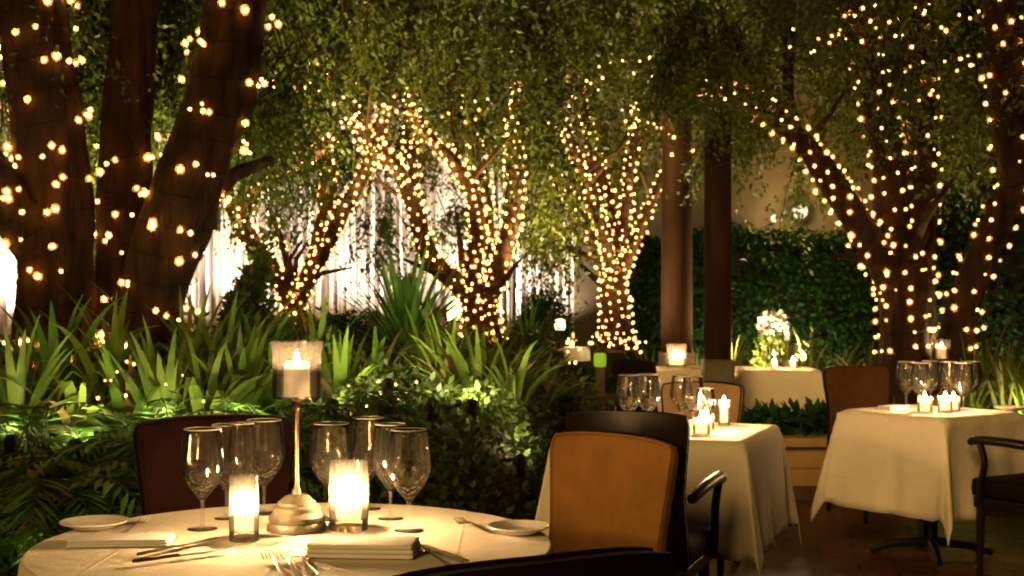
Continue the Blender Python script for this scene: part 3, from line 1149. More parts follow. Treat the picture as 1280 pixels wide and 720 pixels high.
# round table
RT = Vector((-.502, 2.965))
RR = .588
t = thing('round_table', 'round dining table under a white cloth in front', 'table', (RT.x, RT.y, 0))
MB().lathe([(.001, .70), (RR - .012, .70), (RR - .006, .715), (RR - .006, .738), (.001, .738)], 48).build('tabletop', M['darkwood'], t)
MB().tube([(0, 0, .05), (0, 0, .70)], .05, 14).build('pedestal', M['blackmetal'], t)
MB().lathe([(.28, 0), (.28, .015), (.06, .06), (.001, .06)], 32).build('base', M['blackmetal'], t)
m = MB()
nt_ = 180


def rcloth(u, v):
    th = u * 2 * PI
    s_ = v * 1.0
    if s_ < .5:
        r = RR * (s_ / .5)
        return (r * math.cos(th), r * math.sin(th), .745 + .0015 * noise.noise(Vector((r * math.cos(th) * 5, r * math.sin(th) * 5, 2))))
    d = (s_ - .5) / .5 * .5
    e = d / .5
    f = .5 + .5 * math.sin(th * 13 + .8 * math.sin(th * 3)) + .3 * math.sin(th * 29 + 1)
    q = min(1, d / .02)
    r = RR + .008 * math.sin(q * PI / 2) + (.015 + .055 * f) * max(0, e - .02) ** 1.0
    return (r * math.cos(th), r * math.sin(th), .745 - (0 if d <= 0 else max(0, d - .006)))


rows = [0, .1, .2, .3, .4, .46, .49, .5, .504, .508, .513, .52, .54, .57, .62, .68, .75, .85, 1.0]
vs = [rcloth(i / nt_, v) for v in rows for i in range(nt_)]
fs = [(j * nt_ + i, j * nt_ + (i + 1) % nt_, (j + 1) * nt_ + (i + 1) % nt_, (j + 1) * nt_ + i) for j in range(len(rows) - 1) for i in range(nt_)]
m.add(vs, fs)
o = m.build('tablecloth', M['linen'], None, angle=None, weld=True)
o.location = (RT.x, RT.y, 0)
tag(o, 'round white cloth on the near table with the tall candle', 'tablecloth', GT)
TZ = .747   # cloth surface


# ---------------------------------------------------------------- chairs
def make_chair(label, back_mat, seat_mat, rim_mat, loc, face, top=.92, w=.48, arms=True, wtop=1.0, group='upholstered dining chairs', backdepth=.25):
    """Upholstered chair; local +Y is the way it faces, backrest at -Y. loc = backrest centre on the floor."""
    f = Vector((face[0], face[1], 0)).normalized()
    rz = math.atan2(f.y, f.x) - PI / 2
    seatc = Vector((loc[0], loc[1], 0)) + f * backdepth
    t = thing('dining_chair', label, 'chair', seatc, rz, group)
    d = .46
    sm = MB()
    sm.box((0, .0, .425), (w - .02, d, .09), bev=.03)
    sm.build('seat', seat_mat, t)
    MB().box((0, 0, .355), (w - .04, d - .03, .05), bev=.006).build('seat_rail', rim_mat, t, smooth=False)

    # curved upholstered back with rounded top corners and a waist
    def shell(off, grow=0.0):
        def fn(u, v):
            z = .40 + (top - .40) * v + grow * (v - .3)
            hw = w / 2 * (.88 + .12 * abs(v - .45) / .55 * (1 if v > .45 else .6)) * wtop
            e = (v - .91) / .09
            if e > 0:
                hw *= 1 - .055 * e ** 2.4
            hw += grow
            s_ = (u - .5) * 2
            zz = z - (.015 * (abs(s_) ** 3)) * (1 if v > .7 else 0)
            y = -backdepth + .035 * (s_ * s_) - .05 * v + off * (1 - .25 * max(0, e)) * (1 - .18 * abs(s_) ** 4)
            return (s_ * hw, y, zz)
        return fn
    nu, nv = 16, 18
    mb = MB()
    A = [shell(.035)(i / nu, j / nv) for j in range(nv + 1) for i in range(nu + 1)]
    B = [shell(-.012, .0)(i / nu, j / nv) for j in range(nv + 1) for i in range(nu + 1)]

    def closed(A, B):
        n1 = nu + 1
        vs = A + B
        o_ = len(A)
        fs = []
        for j in range(nv):
            for i in range(nu):
                a = j * n1 + i
                fs.append((a, a + n1, a + n1 + 1, a + 1))
                fs.append((o_ + a, o_ + a + 1, o_ + a + n1 + 1, o_ + a + n1))
        for i in range(nu):
            fs.append((i, i + 1, o_ + i + 1, o_ + i))
            a = nv * n1 + i
            fs.append((a, o_ + a, o_ + a + 1, a + 1))
        for j in range(nv):
            a = j * n1
            fs.append((a, o_ + a, o_ + a + n1, a + n1))
            a = j * n1 + nu
            fs.append((a, a + n1, o_ + a + n1, o_ + a))
        return vs, fs
    mb.add(*closed(A, B))
    bo = mb.build('backrest', back_mat, t, angle=60)
    bv = bo.modifiers.new('round', 'BEVEL')
    bv.width = .010
    bv.segments = 3
    bv.limit_method = 'ANGLE'
    bv.angle_limit = rad(50)
    fn_ = shell(.037)
    edge = [fn_(.015, j / 24) for j in range(3, 25)] + [fn_(.015 + .97 * i / 20, 1.0) for i in range(1, 20)] + [fn_(.985, j / 24) for j in range(24, 2, -1)]
    MB().tube(edge, .0042, 6).build('piping', M['dark'] if back_mat in (M['tan'],) else back_mat, bo)
    mb = MB()
    C = [shell(-.014, .004)(i / nu, j / nv) for j in range(nv + 1) for i in range(nu + 1)]
    Dd = [shell(-.036, .004)(i / nu, j / nv) for j in range(nv + 1) for i in range(nu + 1)]
    mb.add(*closed(C, Dd))
    mb.build('back_frame', rim_mat, t, angle=60)
    for sx in (-1, 1):
        MB().tube([(sx * (w / 2 - .045), d / 2 - .04, .34), (sx * (w / 2 - .04), d / 2 - .035, 0)], [.022, .014], 8).build('leg', M['darkwood'], t)
        MB().tube([(sx * (w / 2 - .045), -d / 2 + .05, .36), (sx * (w / 2 - .045), -d / 2 + .02, .18), (sx * (w / 2 - .04), -d / 2 - .06, 0)], [.022, .019, .014], 8).build('leg', M['darkwood'], t)
        if arms:
            x = sx * (w / 2 + .012)
            a = MB()
            a.tube(catmull([(x * .96, -backdepth + .0, .63), (x * 1.03, -.1, .655), (x * 1.06, .08, .66), (x * 1.05, .16, .655), (x * 1.05, .20, .64)], 5), [.018, .02, .021, .022, .022, .022, .022, .022, .022, .022, .022, .022, .022, .022, .022, .022, .021, .02, .019, .018, .014][:21], 10)
            ar = a.build('armrest', M['darkwood'], t)
            b_ = MB()
            b_.tube(catmull([(x * 1.04, .14, .645), (x * 1.0, .12, .55), (x * .97, .15, .45), (x * .93, .17, .36)], 4), .016, 8)
            b_.build('arm_support', M['darkwood'], ar)
    return t


make_chair('gold velvet chair back glowing between the round table and dark chair', M['gold'], M['gold'], M['dark'], (.29, 3.72), (-.735, -.68), top=.915, w=.49, arms=False)
make_chair('dark armchair with its back turned, directly behind the gold chair', M['dark'], M['dark'], M['darkwood'], (.405, 4.45), (.34, .94), top=.925, w=.44)
make_chair('tan upholstered armchair behind the candles of the middle table', M['tan'], M['tan'], M['darkwood'], (.95, 6.42), (-.32, -.95), top=.905, w=.42)
make_chair('dark red chair turned sideways at the far table by the ground cover', M['burgundy'], M['burgundy'], M['dark'], (.82, 8.55), (.86, .5), top=.93, w=.44, arms=False)
make_chair('russet chair behind the white cloth of the right table', M['brown'], M['brown'], M['darkwood'], (2.17, 8.05), (.22, -.97), top=.905, w=.44, arms=False)
make_chair('black armchair at right whose arm and seat alone show', M['dark'], M['dark'], M['blackmetal'], (2.62, 5.81), (-.49, .87), top=.92, w=.48)
make_chair('burgundy chair beyond the round table before the ferns', M['burgundy'], M['burgundy'], M['darkwood'], (-.92, 3.98), (.40, -.92), top=.945, w=.49, arms=False)
make_chair('near black chair whose top alone rises at the bottom', M['dark'], M['dark'], M['dark'], (.030, 2.0), (-.47, .88), top=.905, w=.50, arms=False)


# ---------------------------------------------------------------- glasses, candles, cutlery
def glass_proto(h=.245, rmax=.054, rrim=.043, n=32):
    t = bpy.data.objects.new('wine_glass', None)
    link(t)
    zb = h * .29                     # bottom of bowl
    outer = []
    for i in range(15):
        v = i / 14
        if v < .48:
            q = v / .48
            r = .006 + (rmax - .006) * math.sin(q * PI / 2) ** 1.05
        else:
            q = (v - .48) / .52
            r = rmax + (rrim - rmax) * (q ** 1.5)
        outer.append((r, zb + (h - zb) * v))
    inner = [(max(.001, r - .0014), z + (.004 if i == 0 else 0)) for i, (r, z) in enumerate(outer)]
    inner[0] = (.0008, zb + .006)
    MB().openlathe(outer + list(reversed(inner)), 60, flute=.009).build('bowl', M['glass'], t, angle=None)
    lp = MB()
    lp.tube([(outer[-1][0] * math.cos(w * PI / 16), outer[-1][0] * math.sin(w * PI / 16), h) for w in range(33)], .0015, 6, cap=False)
    lp.build('lip', M['lip'], t, angle=None)
    MB().openlathe([(.0048, .008), (.0038, .03), (.0036, zb * .6), (.0042, zb * .9), (.006, zb)], 12).build('stem', M['foot'], t, angle=None)
    MB().openlathe([(.0008, 0), (.036, 0), (.0365, .0014), (.025, .003), (.010, .0055), (.0048, .008)], n).build('foot', M['foot'], t, angle=None)
    return t


proto_glass = glass_proto()
used_g = [False]


def wine_glass(loc, label, sc=1.0, group='wine glasses on the tables', sxy=None):
    o = proto_glass if not used_g[0] else copy_tree(proto_glass)
    used_g[0] = True
    o.location = loc
    o.scale = (sxy or sc, sxy or sc, sc)
    o.rotation_euler = (0, 0, random.uniform(0, 6))
    return tag(o, label, 'wine glass', group)


def gl(px, rimy, label, sc=1.0, sxy=None):
    d = (CH - TZ - .245 * sc) * F / (rimy - HY)
    x = (px - 640) / F * d
    return wine_glass((x, d, TZ), label, sc, sxy=sxy)


gl(253, 536, 'large wine glass at the far left of the round table cluster')
gl(283, 531, 'wine glass half hidden behind the leftmost glass', .98, .85)
gl(302, 529, 'narrow wine glass directly behind the left candle jar', 1.0, .72)
gl(330, 525, 'big round wine glass left of the tall candle holder', 1.0, 1.04)
gl(414, 529, 'big wine glass just right of the tall candle holder', 1.0, 1.04)
gl(460, 522, 'hindmost wine glass, tallest rim right of the tall candle', 1.0, .95)
gl(488, 530, 'wine glass in the middle of the right hand cluster', .99, .9)
gl(511, 537, 'rightmost wine glass on the round table', 1.0, .98)


def flame(mb, c, s=1.0):
    mb.lathe([(.0008, 0), (.006 * s, .005 * s), (.0088 * s, .013 * s), (.0085 * s, .020 * s), (.0058 * s, .031 * s), (.0028 * s, .041 * s), (.0006, .049 * s)], 14, c)
    return mb


def tall_candle(loc, label, sc=1.0, power=9.0, lampcol=WARM):
    t = thing('candle_holder', label, 'candle holder', loc)
    t.scale = (sc, sc, sc)
    MB().lathe([(.072, 0), (.072, .012), (.066, .020), (.068, .024), (.068, .034), (.060, .042), (.056, .046), (.057, .056), (.046, .062), (.046, .068), (.040, .072), (.030, .082), (.012, .088), (.009, .10), (.001, .10)], 40).build('base', M['pewter'], t)
    MB().lathe([(.010, .098), (.006, .108), (.0052, .13), (.0052, .29), (.010, .296), (.0062, .302), (.0065, .312), (.02, .319), (.001, .3195)], 16).build('stem', M['brass'], t)
    g_ = MB()
    ro, z0, z1 = .059, .320, .458
    g_.lathe([(.001, z0), (ro - .003, z0), (ro, z0 + .004), (ro, z1 - .03), (ro + .004, z1 - .008), (ro + .006, z1), (ro + .003, z1), (ro - .002, z1 - .03), (ro - .003, z0 + .006), (.001, z0 + .006)], 36)
    g_.build('glass_shade', M['jar'], t)
    cd = MB().lathe([(.030, z0 + .0065), (.0315, z0 + .01), (.0315, z0 + .070), (.030, z0 + .073)], 24).build('candle', M['wax'], t)
    MB().lathe([(.030, z0 + .0732), (.0315, z0 + .082), (.029, z0 + .088), (.022, z0 + .087), (.001, z0 + .083)], 24).build('candle_top', M['waxtop'], cd)
    flame(MB(), (0, 0, z0 + .084), .62).build('flame', M['flametall'] if sc > .9 else M['flamelow'], cd)
    return t


def jar_candle(loc, label, r=.034, h=.15, hc=.10, power=8.0, belly=0.0, group='glass candle jars on tables'):
    t = thing('candle_jar', label, 'candle', loc, group=group)
    pr = []
    for i in range(9):
        v = i / 8
        pr.append((r * (1 + belly * math.sin(v * PI)), .001 + (h - .001) * v))
    zb = h * .17
    g_ = MB()
    g_.lathe([(.001, .001)] + pr + [(q - .0022, z) for q, z in reversed(pr[2:])] + [(pr[0][0] - .003, zb), (.001, zb)], 30)
    g_.build('glass_jar', M['frost'], t)
    rc = r * .72
    cd = MB().lathe([(.001, zb + .0005), (rc * .9, zb + .0005), (rc, zb + .006), (rc, hc * .82), (rc * .93, hc * .94), (rc * .7, hc), (rc * .35, hc - .003), (.001, hc - .004)], 24).build('candle', M['glow'], t)
    flame(MB(), (0, 0, hc - .004), 1.15 if r > .04 else .9).build('flame', M['flame'] if power > 2 else M['flamelow'], cd)
    return t


CP = 1.0
TALL = onz(371, 662, TZ)
tall_candle(TALL, 'tall pewter candle holder with glass cup on the round table', 1.0, 1.6 * CP)
jar_candle(onz(305, 676, TZ), 'slim glowing candle jar left of the tall holder', .034, .150, .072, 2.6 * CP)
jar_candle(onz(436, 662, TZ), 'wide glowing candle jar right of the tall holder', .046, .165, .072, 3.0 * CP, .06)


def place(px, py, z=TZ):
    return onz(px, py, z)


def plate(loc, r, label, group='small side plates'):
    m_ = MB().lathe([(.001, .002), (r * .55, .002), (r * .62, .006), (r * .97, .017), (r, .018), (r * .985, .021), (r * .6, .010), (r * .5, .008), (.001, .008)], 40)
    o_ = m_.build('side_plate', M['china'])
    o_.location = loc
    return tag(o_, label, 'plate', group)


def cutlery_strip(mb, outline, th, lift):
    """outline: [(y, halfwidth, z)] along +Y"""
    vs, fs = [], []
    for (y, hw, z) in outline:
        vs += [(-hw, y, z + lift), (0, y, z + lift + th), (hw, y, z + lift), (0, y, z + lift - th * .3)]
    for i in range(len(outline) - 1):
        a = i * 4
        for k in range(4):
            fs.append((a + k, a + (k + 1) % 4, a + 4 + (k + 1) % 4, a + 4 + k))
    fs.append((0, 1, 2, 3))
    e = (len(outline) - 1) * 4
    fs.append((e + 3, e + 2, e + 1, e))
    mb.add(vs, fs)


def fork_mesh():
    h = MB()
    cutlery_strip(h, [(0, .005, 0), (.006, .0095, 0), (.03, .008, .001), (.08, .0045, .004), (.12, .0035, .008), (.135, .004, .009)], .002, .001)
    hd = MB()
    cutlery_strip(hd, [(.133, .004, .009), (.142, .011, .007), (.155, .0125, .004), (.163, .0125, .0035)], .0016, .001)
    for k in range(4):
        x = -.0107 + k * .00713
        hd.tube([(x, .162, .0045), (x, .18, .006), (x, .203, .012)], [.0016, .0015, .0008], 6)
    return h, hd


def knife_mesh():
    h = MB()
    cutlery_strip(h, [(0, .004, .003), (.005, .009, .003), (.05, .0075, .003), (.095, .006, .003), (.102, .0075, .003)], .004, .002)
    bl = MB()
    cutlery_strip(bl, [(.101, .006, .003), (.12, .0095, .003), (.19, .0095, .003), (.215, .007, .003), (.228, .001, .003)], .0012, .002)
    return h, bl


proto = {}


def cutlery(kind, p0, p1, label):
    """Lay a fork or knife with its handle end at pixel p0 and its tip toward p1."""
    a = place(*p0)
    b_ = place(*p1)
    d = (b_ - a)
    if kind not in proto:
        t_ = link(bpy.data.objects.new(kind, None))
        h, hd = fork_mesh() if kind == 'fork' else knife_mesh()
        h.build('handle', M['steel'], t_, angle=50)
        hd.build('head' if kind == 'fork' else 'blade', M['steel'], t_, angle=50)
        proto[kind] = t_
    else:
        t_ = copy_tree(proto[kind])
    t_.location = (a.x, a.y, TZ + .001)
    t_.rotation_euler = (0, 0, math.atan2(d.y, d.x) - PI / 2)
    s_ = min(1.05, max(.78, d.length / (.205 if kind == 'fork' else .228)))
    t_.scale = (1.15, s_, 1.3)
    return tag(t_, label, kind, 'silver cutlery on the round table')


def napkin(loc, sx, sy, rz, h, label):
    t_ = thing('napkin', label, 'napkin', loc, rz, 'folded napkins on the round table')
    n = 3
    for k in range(n):
        q = MB()
        e = .003 * k
        q.box((random.uniform(-.002, .002), random.uniform(-.002, .002), h * (k + .5) / n), (sx - e, sy - e, h / n * .92), rz=random.uniform(-.02, .02), bev=min(.0035, h / n * .4))
        q.build('fold', M['napkin'], t_)
    return t_


plate(place(118, 661), .082, 'side plate at the left edge of the round table')
plate(place(648, 667), .075, 'side plate at the right edge of the round table')
napkin(place(152, 679), .225, .10, rad(4), .016, 'flat white napkin between the left plate and the knives')
napkin(place(455, 692), .235, .125, rad(-4), .030, 'thick folded white napkin before the wide candle jar')
cutlery('knife', (166, 707), (292, 690), 'lower knife of the pair by the left napkin')
cutlery('knife', (172, 698), (282, 674), 'upper knife of the pair by the left napkin')
cutlery('fork', (148, 671), (184, 653), 'fork resting beside the left plate')
cutlery('fork', (360, 722), (312, 680), 'left fork of the three before the slim jar')
cutlery('fork', (376, 722), (332, 678), 'middle fork of the three before the slim jar')
cutlery('fork', (392, 719), (352, 676), 'right fork of the three before the slim jar')
cutlery('knife', (584, 706), (503, 676), 'knife lying right of the thick napkin')
cutlery('fork', (566, 709), (510, 684), 'fork lying against the thick napkin')
cutlery('fork', (618, 668), (572, 655), 'fork beside the right plate')

# middle table setting
def tpt(px, py, z=TZ):
    return onz(px, py, z)


def gat(px, d, label, sc=1.0, sxy=None):
    return wine_glass(((px - 640) / F * d, d, TZ), label, sc, sxy=sxy)


gat(786, 5.50, 'left glass of the pair above the dark armchair', 1.0)
gat(810, 5.55, 'right glass of the pair above the dark armchair', 1.0)
gat(852, 5.7, 'wine glass left of the bright candles of the middle table', .95)
gat(866, 5.62, 'wine glass among the bright candles of the middle table', .95)
gat(882, 5.45, 'shorter wine glass among the bright candles of the middle table', .78)
jar_candle(((872 - 640) / F * 5.45, 5.34, TZ), 'low blazing candle at the front of the middle table', .036, .075, .06, 2.2)
jar_candle(((905 - 640) / F * 5.75, 5.75, TZ), 'upright slim candle at the back of the middle table', .026, .12, .095, 2.2)
jar_candle(((884 - 640) / F * 5.55, 5.56, TZ), 'small round candle between the glasses of the middle table', .032, .07, .05, 1.6)
napkin(((858 - 640) / F * 5.8, 5.82, TZ), .16, .09, .3, .02, 'white napkin at the back of the middle table')
# right table
for px, d, lab in ((1163, 6.85, 'small glass directly before the tall candle of the right table'), (1214, 6.8, 'outermost right glass on the right table'), (1133, 6.75, 'left pair outer glass on the right table'), (1150, 6.62, 'left pair inner glass on the right table'),
                   (1186, 6.75, 'right pair inner glass on the right table'), (1204, 6.6, 'right pair outer glass on the right table')):
    gat(px, d, lab, 1.0)
jar_candle(((1153 - 640) / F * 6.5, 6.46, TZ), 'left blazing candle on the right table', .036, .085, .065, 1.9)
jar_candle(((1180 - 640) / F * 6.5, 6.48, TZ), 'middle blazing candle on the right table', .036, .085, .065, 1.9)
jar_candle(((1196 - 640) / F * 6.5, 6.55, TZ), 'right blazing candle on the right table', .033, .08, .06, 1.6)
tall_candle(((1173 - 640) / F * 7.0, 6.95, TZ), 'tall candle holder rising from the right table', .78, 1.6)
napkin(((1117 - 640) / F * 6.66, 6.66, TZ), .15, .09, rzr, .022, 'folded napkin on the left side of the right table')
plate(Vector(((1262 - 640) / F * 6.6, 6.6, TZ)), .08, 'plate at the right edge of the right table')
# far tables
jar_candle((FL.x + .04, FL.y - .05, TZ), 'big glass jar candle on the far left table', .085, .21, .10, 3.0)
plate(Vector((FL.x + .21, FL.y - .12, TZ)), .09, 'white plate on the far left table')
for k, (dx, dy, lab) in enumerate(((-.10, -.08, 'left glass on the far table by the flowers'), (.02, .02, 'middle glass on the far table by the flowers'), (.20, -.02, 'right glass on the far table by the flowers'))):
    wine_glass((FR.x + dx, FR.y + dy, TZ), lab, .85)
jar_candle((FR.x + .13, FR.y - .16, TZ), 'right candle jar on the far table by the flowers', .034, .085, .065, 1.6)
jar_candle((FR.x - .03, FR.y - .18, TZ), 'left candle jar on the far table by the flowers', .034, .075, .055, 1.6)
tall_candle((FR.x + .15, FR.y + .18, TZ), 'slender candle holder on the far table by the flowers', .72, 1.4)

# ---------------------------------------------------------------- planter ledge
pl = thing('planter', 'low tan stone planter ledge between the middle and right tables', 'planter', (1.95, 8.75, 0))
MB().box((0, 0, .22), (1.3, .56, .26), bev=.008).box((0, -.012, .22), (1.3, .56, .012)).build('body', M['ledge'], pl, smooth=False)
MB().box((0, -.02, .385), (1.38, .66, .06), bev=.012).build('cap', M['ledge'], pl, smooth=False)
MB().box((0, -.01, .045), (1.32, .58, .09), bev=.006).build('plinth', M['ledgedark'], pl, smooth=False)


# ---------------------------------------------------------------- plants
def strips(name, mat, parent, blades):
    """blades: list of (points, widths, side vectors). One mesh of arching strap leaves with a folded midrib."""
    V, Fc, tone = [], [], []
    for pts, ws, sd in blades:
        b0 = len(V)
        tn = random.random()
        for p, w in zip(pts, ws):
            up = Vector((0, 0, 1))
            V += [p - sd * w * .5 + up * w * .12, p, p + sd * w * .5 + up * w * .12]
        for i in range(len(pts) - 1):
            a = b0 + i * 3
            Fc += [(a, a + 1, a + 4, a + 3), (a + 1, a + 2, a + 5, a + 4)]
            tone += [tn, tn]
    me = bpy.data.meshes.new(name)
    me.from_pydata([tuple(v) for v in V], [], Fc)
    a_ = me.attributes.new('leaf_tone', 'FLOAT', 'FACE')
    a_.data.foreach_set('value', np.array(tone, dtype=np.float32))
    me.materials.append(mat)
    me.shade_smooth()
    o_ = link(bpy.data.objects.new(name, me))
    set_parent(o_, parent)
    return o_


def strap_plant(loc, h, n, label, mat='strap', w=.035, spread_=.6, arch=.5, name='strap_leaf_plant', group='strap-leaved plants in the bed', cat='plant', seg=7):
    t_ = thing(name, label, cat, loc, group=group)
    bl = []
    for k in range(n):
        az = random.uniform(0, 2 * PI)
        dv = Vector((math.cos(az), math.sin(az), 0))
        L = h * random.uniform(.7, 1.15)
        tilt = random.uniform(.05, 1.0) ** 1.0 * spread_
        pts, ws = [], []
        p = dv * random.uniform(0, .05)
        a = tilt
        W = w * random.uniform(.65, 1.3)
        kink = random.uniform(.45, .75) if random.random() < .13 else 0
        for i in range(seg + 1):
            v = i / seg
            pts.append(p.copy())
            ws.append(W * (.55 + .45 * math.sin(min(1, v * 2.2) * PI / 2)) * (1 - v ** 3) + .001)
            a = tilt + arch * v * v * (1 + tilt) * 1.3
            if kink and v > kink:
                a += 1.1
            p = p + (dv * math.sin(a) + Vector((0, 0, 1)) * math.cos(a)) * (L / seg)
        sd = Vector((-dv.y, dv.x, 0)) + Vector((0, 0, random.uniform(-.3, .3)))
        bl.append((pts, ws, sd.normalized()))
    strips('leaves', M[mat], t_, bl)
    return t_


def fern(loc, r, n, label, mat='fern', name='fern', group='ferny plants in the bed', el=(.2, 1.1), leaf=.11, frond_w=.5):
    t_ = thing(name, label, 'plant', loc, group=group)
    P, D, N, L = [], [], [], []
    st = MB()
    for k in range(n):
        az = random.uniform(0, 2 * PI)
        e0 = random.uniform(*el)
        dv = Vector((math.cos(az), math.sin(az), 0))
        Lf = r * random.uniform(.75, 1.15)
        p = Vector((0, 0, 0)) + dv * random.uniform(0, .08)
        a = e0
        pts = [p.copy()]
        m_ = 19
        sd = Vector((-dv.y, dv.x, 0))
        for i in range(m_):
            v = i / m_
            dirn = dv * math.cos(a) + Vector((0, 0, 1)) * math.sin(a)
            p = p + dirn * Lf / m_
            a -= .09 + .034 * v
            pts.append(p.copy())
            if i > 2:
                for s_ in (-1, 1):
                    P.append(p)
                    D.append(sd * s_ + dirn * (.55 + .6 * v) + Vector((0, 0, -.25)) + Vector((random.gauss(0, .1), random.gauss(0, .1), random.gauss(0, .12))))
                    nn = Vector((0, 0, 1)) - dirn * .2
                    N.append(nn)
                    L.append(leaf * (1.25 - .75 * v) * random.uniform(.8, 1.15) * r / .6)
        P.append(p)
        D.append(dirn)
        N.append(Vector((0, 0, 1)))
        L.append(leaf * .6 * r / .6)
        st.tube(pts, [.006 * (1 - .7 * i / m_) for i in range(m_ + 1)], 4, cap=False)
    L = np.array(L)
    leaves('fronds', M[mat], t_, [tuple(p) for p in P], [tuple(p) for p in D], [tuple(p) for p in N], L, L * .19)
    st.build('stalks', M['stalk'], t_, angle=None)
    return t_


def shrub(loc, rx, ry, rz, n, label, mat, name='shrub', L=.06, lean=(0, 0), group=None, stem=True):
    t_ = thing(name, label, 'shrub', loc, group=group)
    nc = 26
    cc = unit(nc) * (.55 + .45 * rng.random((nc, 1)))
    cc[:, 2] = np.abs(cc[:, 2]) * 1.0
    idx = rng.integers(nc, size=n)
    q = cc[idx] * .78 + rng.normal(size=(n, 3)) * .17
    P = q * np.array([rx, ry, rz]) + np.array([0, 0, .12 * rz])
    P[:, 0] += lean[0] * P[:, 2]
    D = q / (np.linalg.norm(q, axis=1, keepdims=True) + 1e-6) * .7 + rng.normal(size=(n, 3)) * .5
    N = unit(n) * .7 + np.array([0, 0, .8])
    LL = L * (.7 + .6 * rng.random(n))
    leaves('foliage', M[mat], t_, P, D, N, LL, LL * .5)
    s_ = MB()
    for k in range(5):
        e = cc[k] * np.array([rx, ry, rz]) * .8
        e = Vector((e[0] + lean[0] * e[2], e[1], e[2] + .1 * rz))
        s_.tube([(0, 0, -.05), tuple(e * .5 + Vector((0, 0, .05))), tuple(e)], [.014, .01, .004], 5)
    s_.build('stems', M['bark'], t_, angle=None)
    return t_


def bed(px, d, dz=0.0):
    x = (px - 640) / F * d
    return Vector((x, d, bedz(x, d) - .02 + dz))


# ferns at the left front
fern(bed(60, 5.0, .1), .80, 30, 'broad dark fern at the left edge behind the round table', leaf=.15)
fern(bed(150, 4.95, .1), .74, 28, 'dark fern left of the burgundy chair', leaf=.14)
fern(bed(-20, 5.3, .1), .80, 26, 'fern cut off by the left picture edge', leaf=.14)
fern(bed(120, 5.6, .12), .76, 30, 'fern with lit tips below the massive trunks', leaf=.13)
fern(bed(245, 5.45, .12), .70, 30, 'fern just above the burgundy chair back', leaf=.13)
fern(bed(335, 5.4, .1), .66, 26, 'fern behind the stem of the tall candle', leaf=.12)
fern(bed(20, 4.75, .05), .62, 24, 'low fern at the lower left corner', leaf=.13)
fern(bed(330, 6.1, .1), .62, 26, 'small fern under the bright strap leaves', leaf=.11)
fern(bed(190, 6.0, .12), .68, 28, 'fern below the brightest strap plant', leaf=.11)
fern(bed(60, 6.0, .12), .68, 28, 'fern below the leftmost trunk', leaf=.11)
fern(bed(440, 6.3, .1), .56, 26, 'fern spreading behind the right cluster of glasses', leaf=.10)
# strap leaved plants row
sp = [(70, 6.7, .78, 34, 'tall strap plant rising against the leftmost trunk'), (140, 6.75, .74, 30, 'tall strap plant between the thick trunk and dark stem'), (230, 6.9, .82, 40, 'tall strap plant under the leaning trunk before the drape'),
      (278, 7.0, .78, 36, 'tall strap plant below the dark conifer'), (322, 7.3, .70, 32, 'tall strap plant before the low left limb'), (395, 7.6, .62, 32, 'strap plant before the first forked tree'), (535, 8.0, .62, 34, 'strap plant right below the palm fan'),
      (20, 6.3, .62, 30, 'strap plant at the far left below the glowing drape'),
      (100, 6.25, .58, 28, 'broad bright strap plant before the leftmost trunk'),
      (160, 6.3, .56, 24, 'strap plant before the dark middle stem'),
      (205, 6.2, .64, 34, 'brightest lit strap plant below the leaning trunk'),
      (255, 6.35, .60, 30, 'strap plant left of the tall candle glass'),
      (300, 6.5, .58, 30, 'tall green strap plant touching the candle glass'),
      (345, 6.9, .50, 26, 'strap plant directly behind the tall candle glass'),
      (425, 7.2, .55, 30, 'strap plant just right of the tall candle glass'),
      (470, 7.6, .55, 32, 'strap plant below the spiky palm'),
      (560, 7.4, .55, 34, 'arching strap plant right of the spiky palm'),
      (600, 7.0, .58, 38, 'lit strap plant with a glowing heart by the centre tree'),
      (640, 6.9, .52, 36, 'strap plant fanning over the ground cover'),
      (675, 7.6, .42, 24, 'strap plant with broad yellowing leaves')]
for i, (px, d, h, n, lab) in enumerate(sp):
    strap_plant(bed(px, d), h, n, lab, 'fern' if lab.startswith('tall') and random.random() < .75 else 'strap', w=.058 if 'broad' in lab or 'dark middle' in lab else random.choice((.034, .045, .056)), spread_=random.choice((.55, .75, .95)), arch=random.choice((.35, .6, .8)))
# spiky palm
tp = strap_plant(bed(508, 8.4, .16), .78, 120, 'spiky dark palm standing before the centre drapes', 'fern', .03, 1.15, .25, 'palm', None, 'palm')
MB().tube([(0, 0, -.2), (0, 0, .06)], [.09, .07], 10, rough=.1).build('trunk', M['bark'], tp)
strap_plant(bed(660, 10.5), .5, 30, 'thin-leaved plant at the foot of the centre tree', 'fern', .02, .8, .4)
# shrubs
shrub(bed(372, 10.2, .0), .32, .3, .28, 1500, 'yellow green shrub lit at the foot of the first forked tree', 'yellow', L=.06)
shrub(bed(425, 10.4, .0), .45, .35, .34, 1600, 'dark shrub between the first forked tree and the palm', 'hedge', L=.06)
shrub(bed(320, 9.6, .0), .4, .3, .28, 1200, 'green shrub under the low left limb', 'fern', L=.07)
shrub(bed(284, 8.6, .0), .17, .17, .78, 2200, 'narrow dark conifer leaning right before the white drape', 'strap', 'conifer', L=.075, lean=(.30, 0))
shrub(bed(678, 14.0, -.05), .33, .33, .62, 2400, 'round dark bush before the loose white drape', 'hedge', 'bush', L=.075)
shrub(bed(735, 14.2, -.1), .35, .3, .34, 900, 'low bush at the right end of the drapes', 'hedge', 'bush', L=.07)
shrub(bed(195, 9.0, 0), .4, .3, .4, 1400, 'shrub seen between the dark stem and bright drape', 'fern', L=.07)
shrub(bed(705, 8.4, 0), .30, .3, .26, 1500, 'low rusty shrub at the edge of the ground cover', 'grass', L=.06)
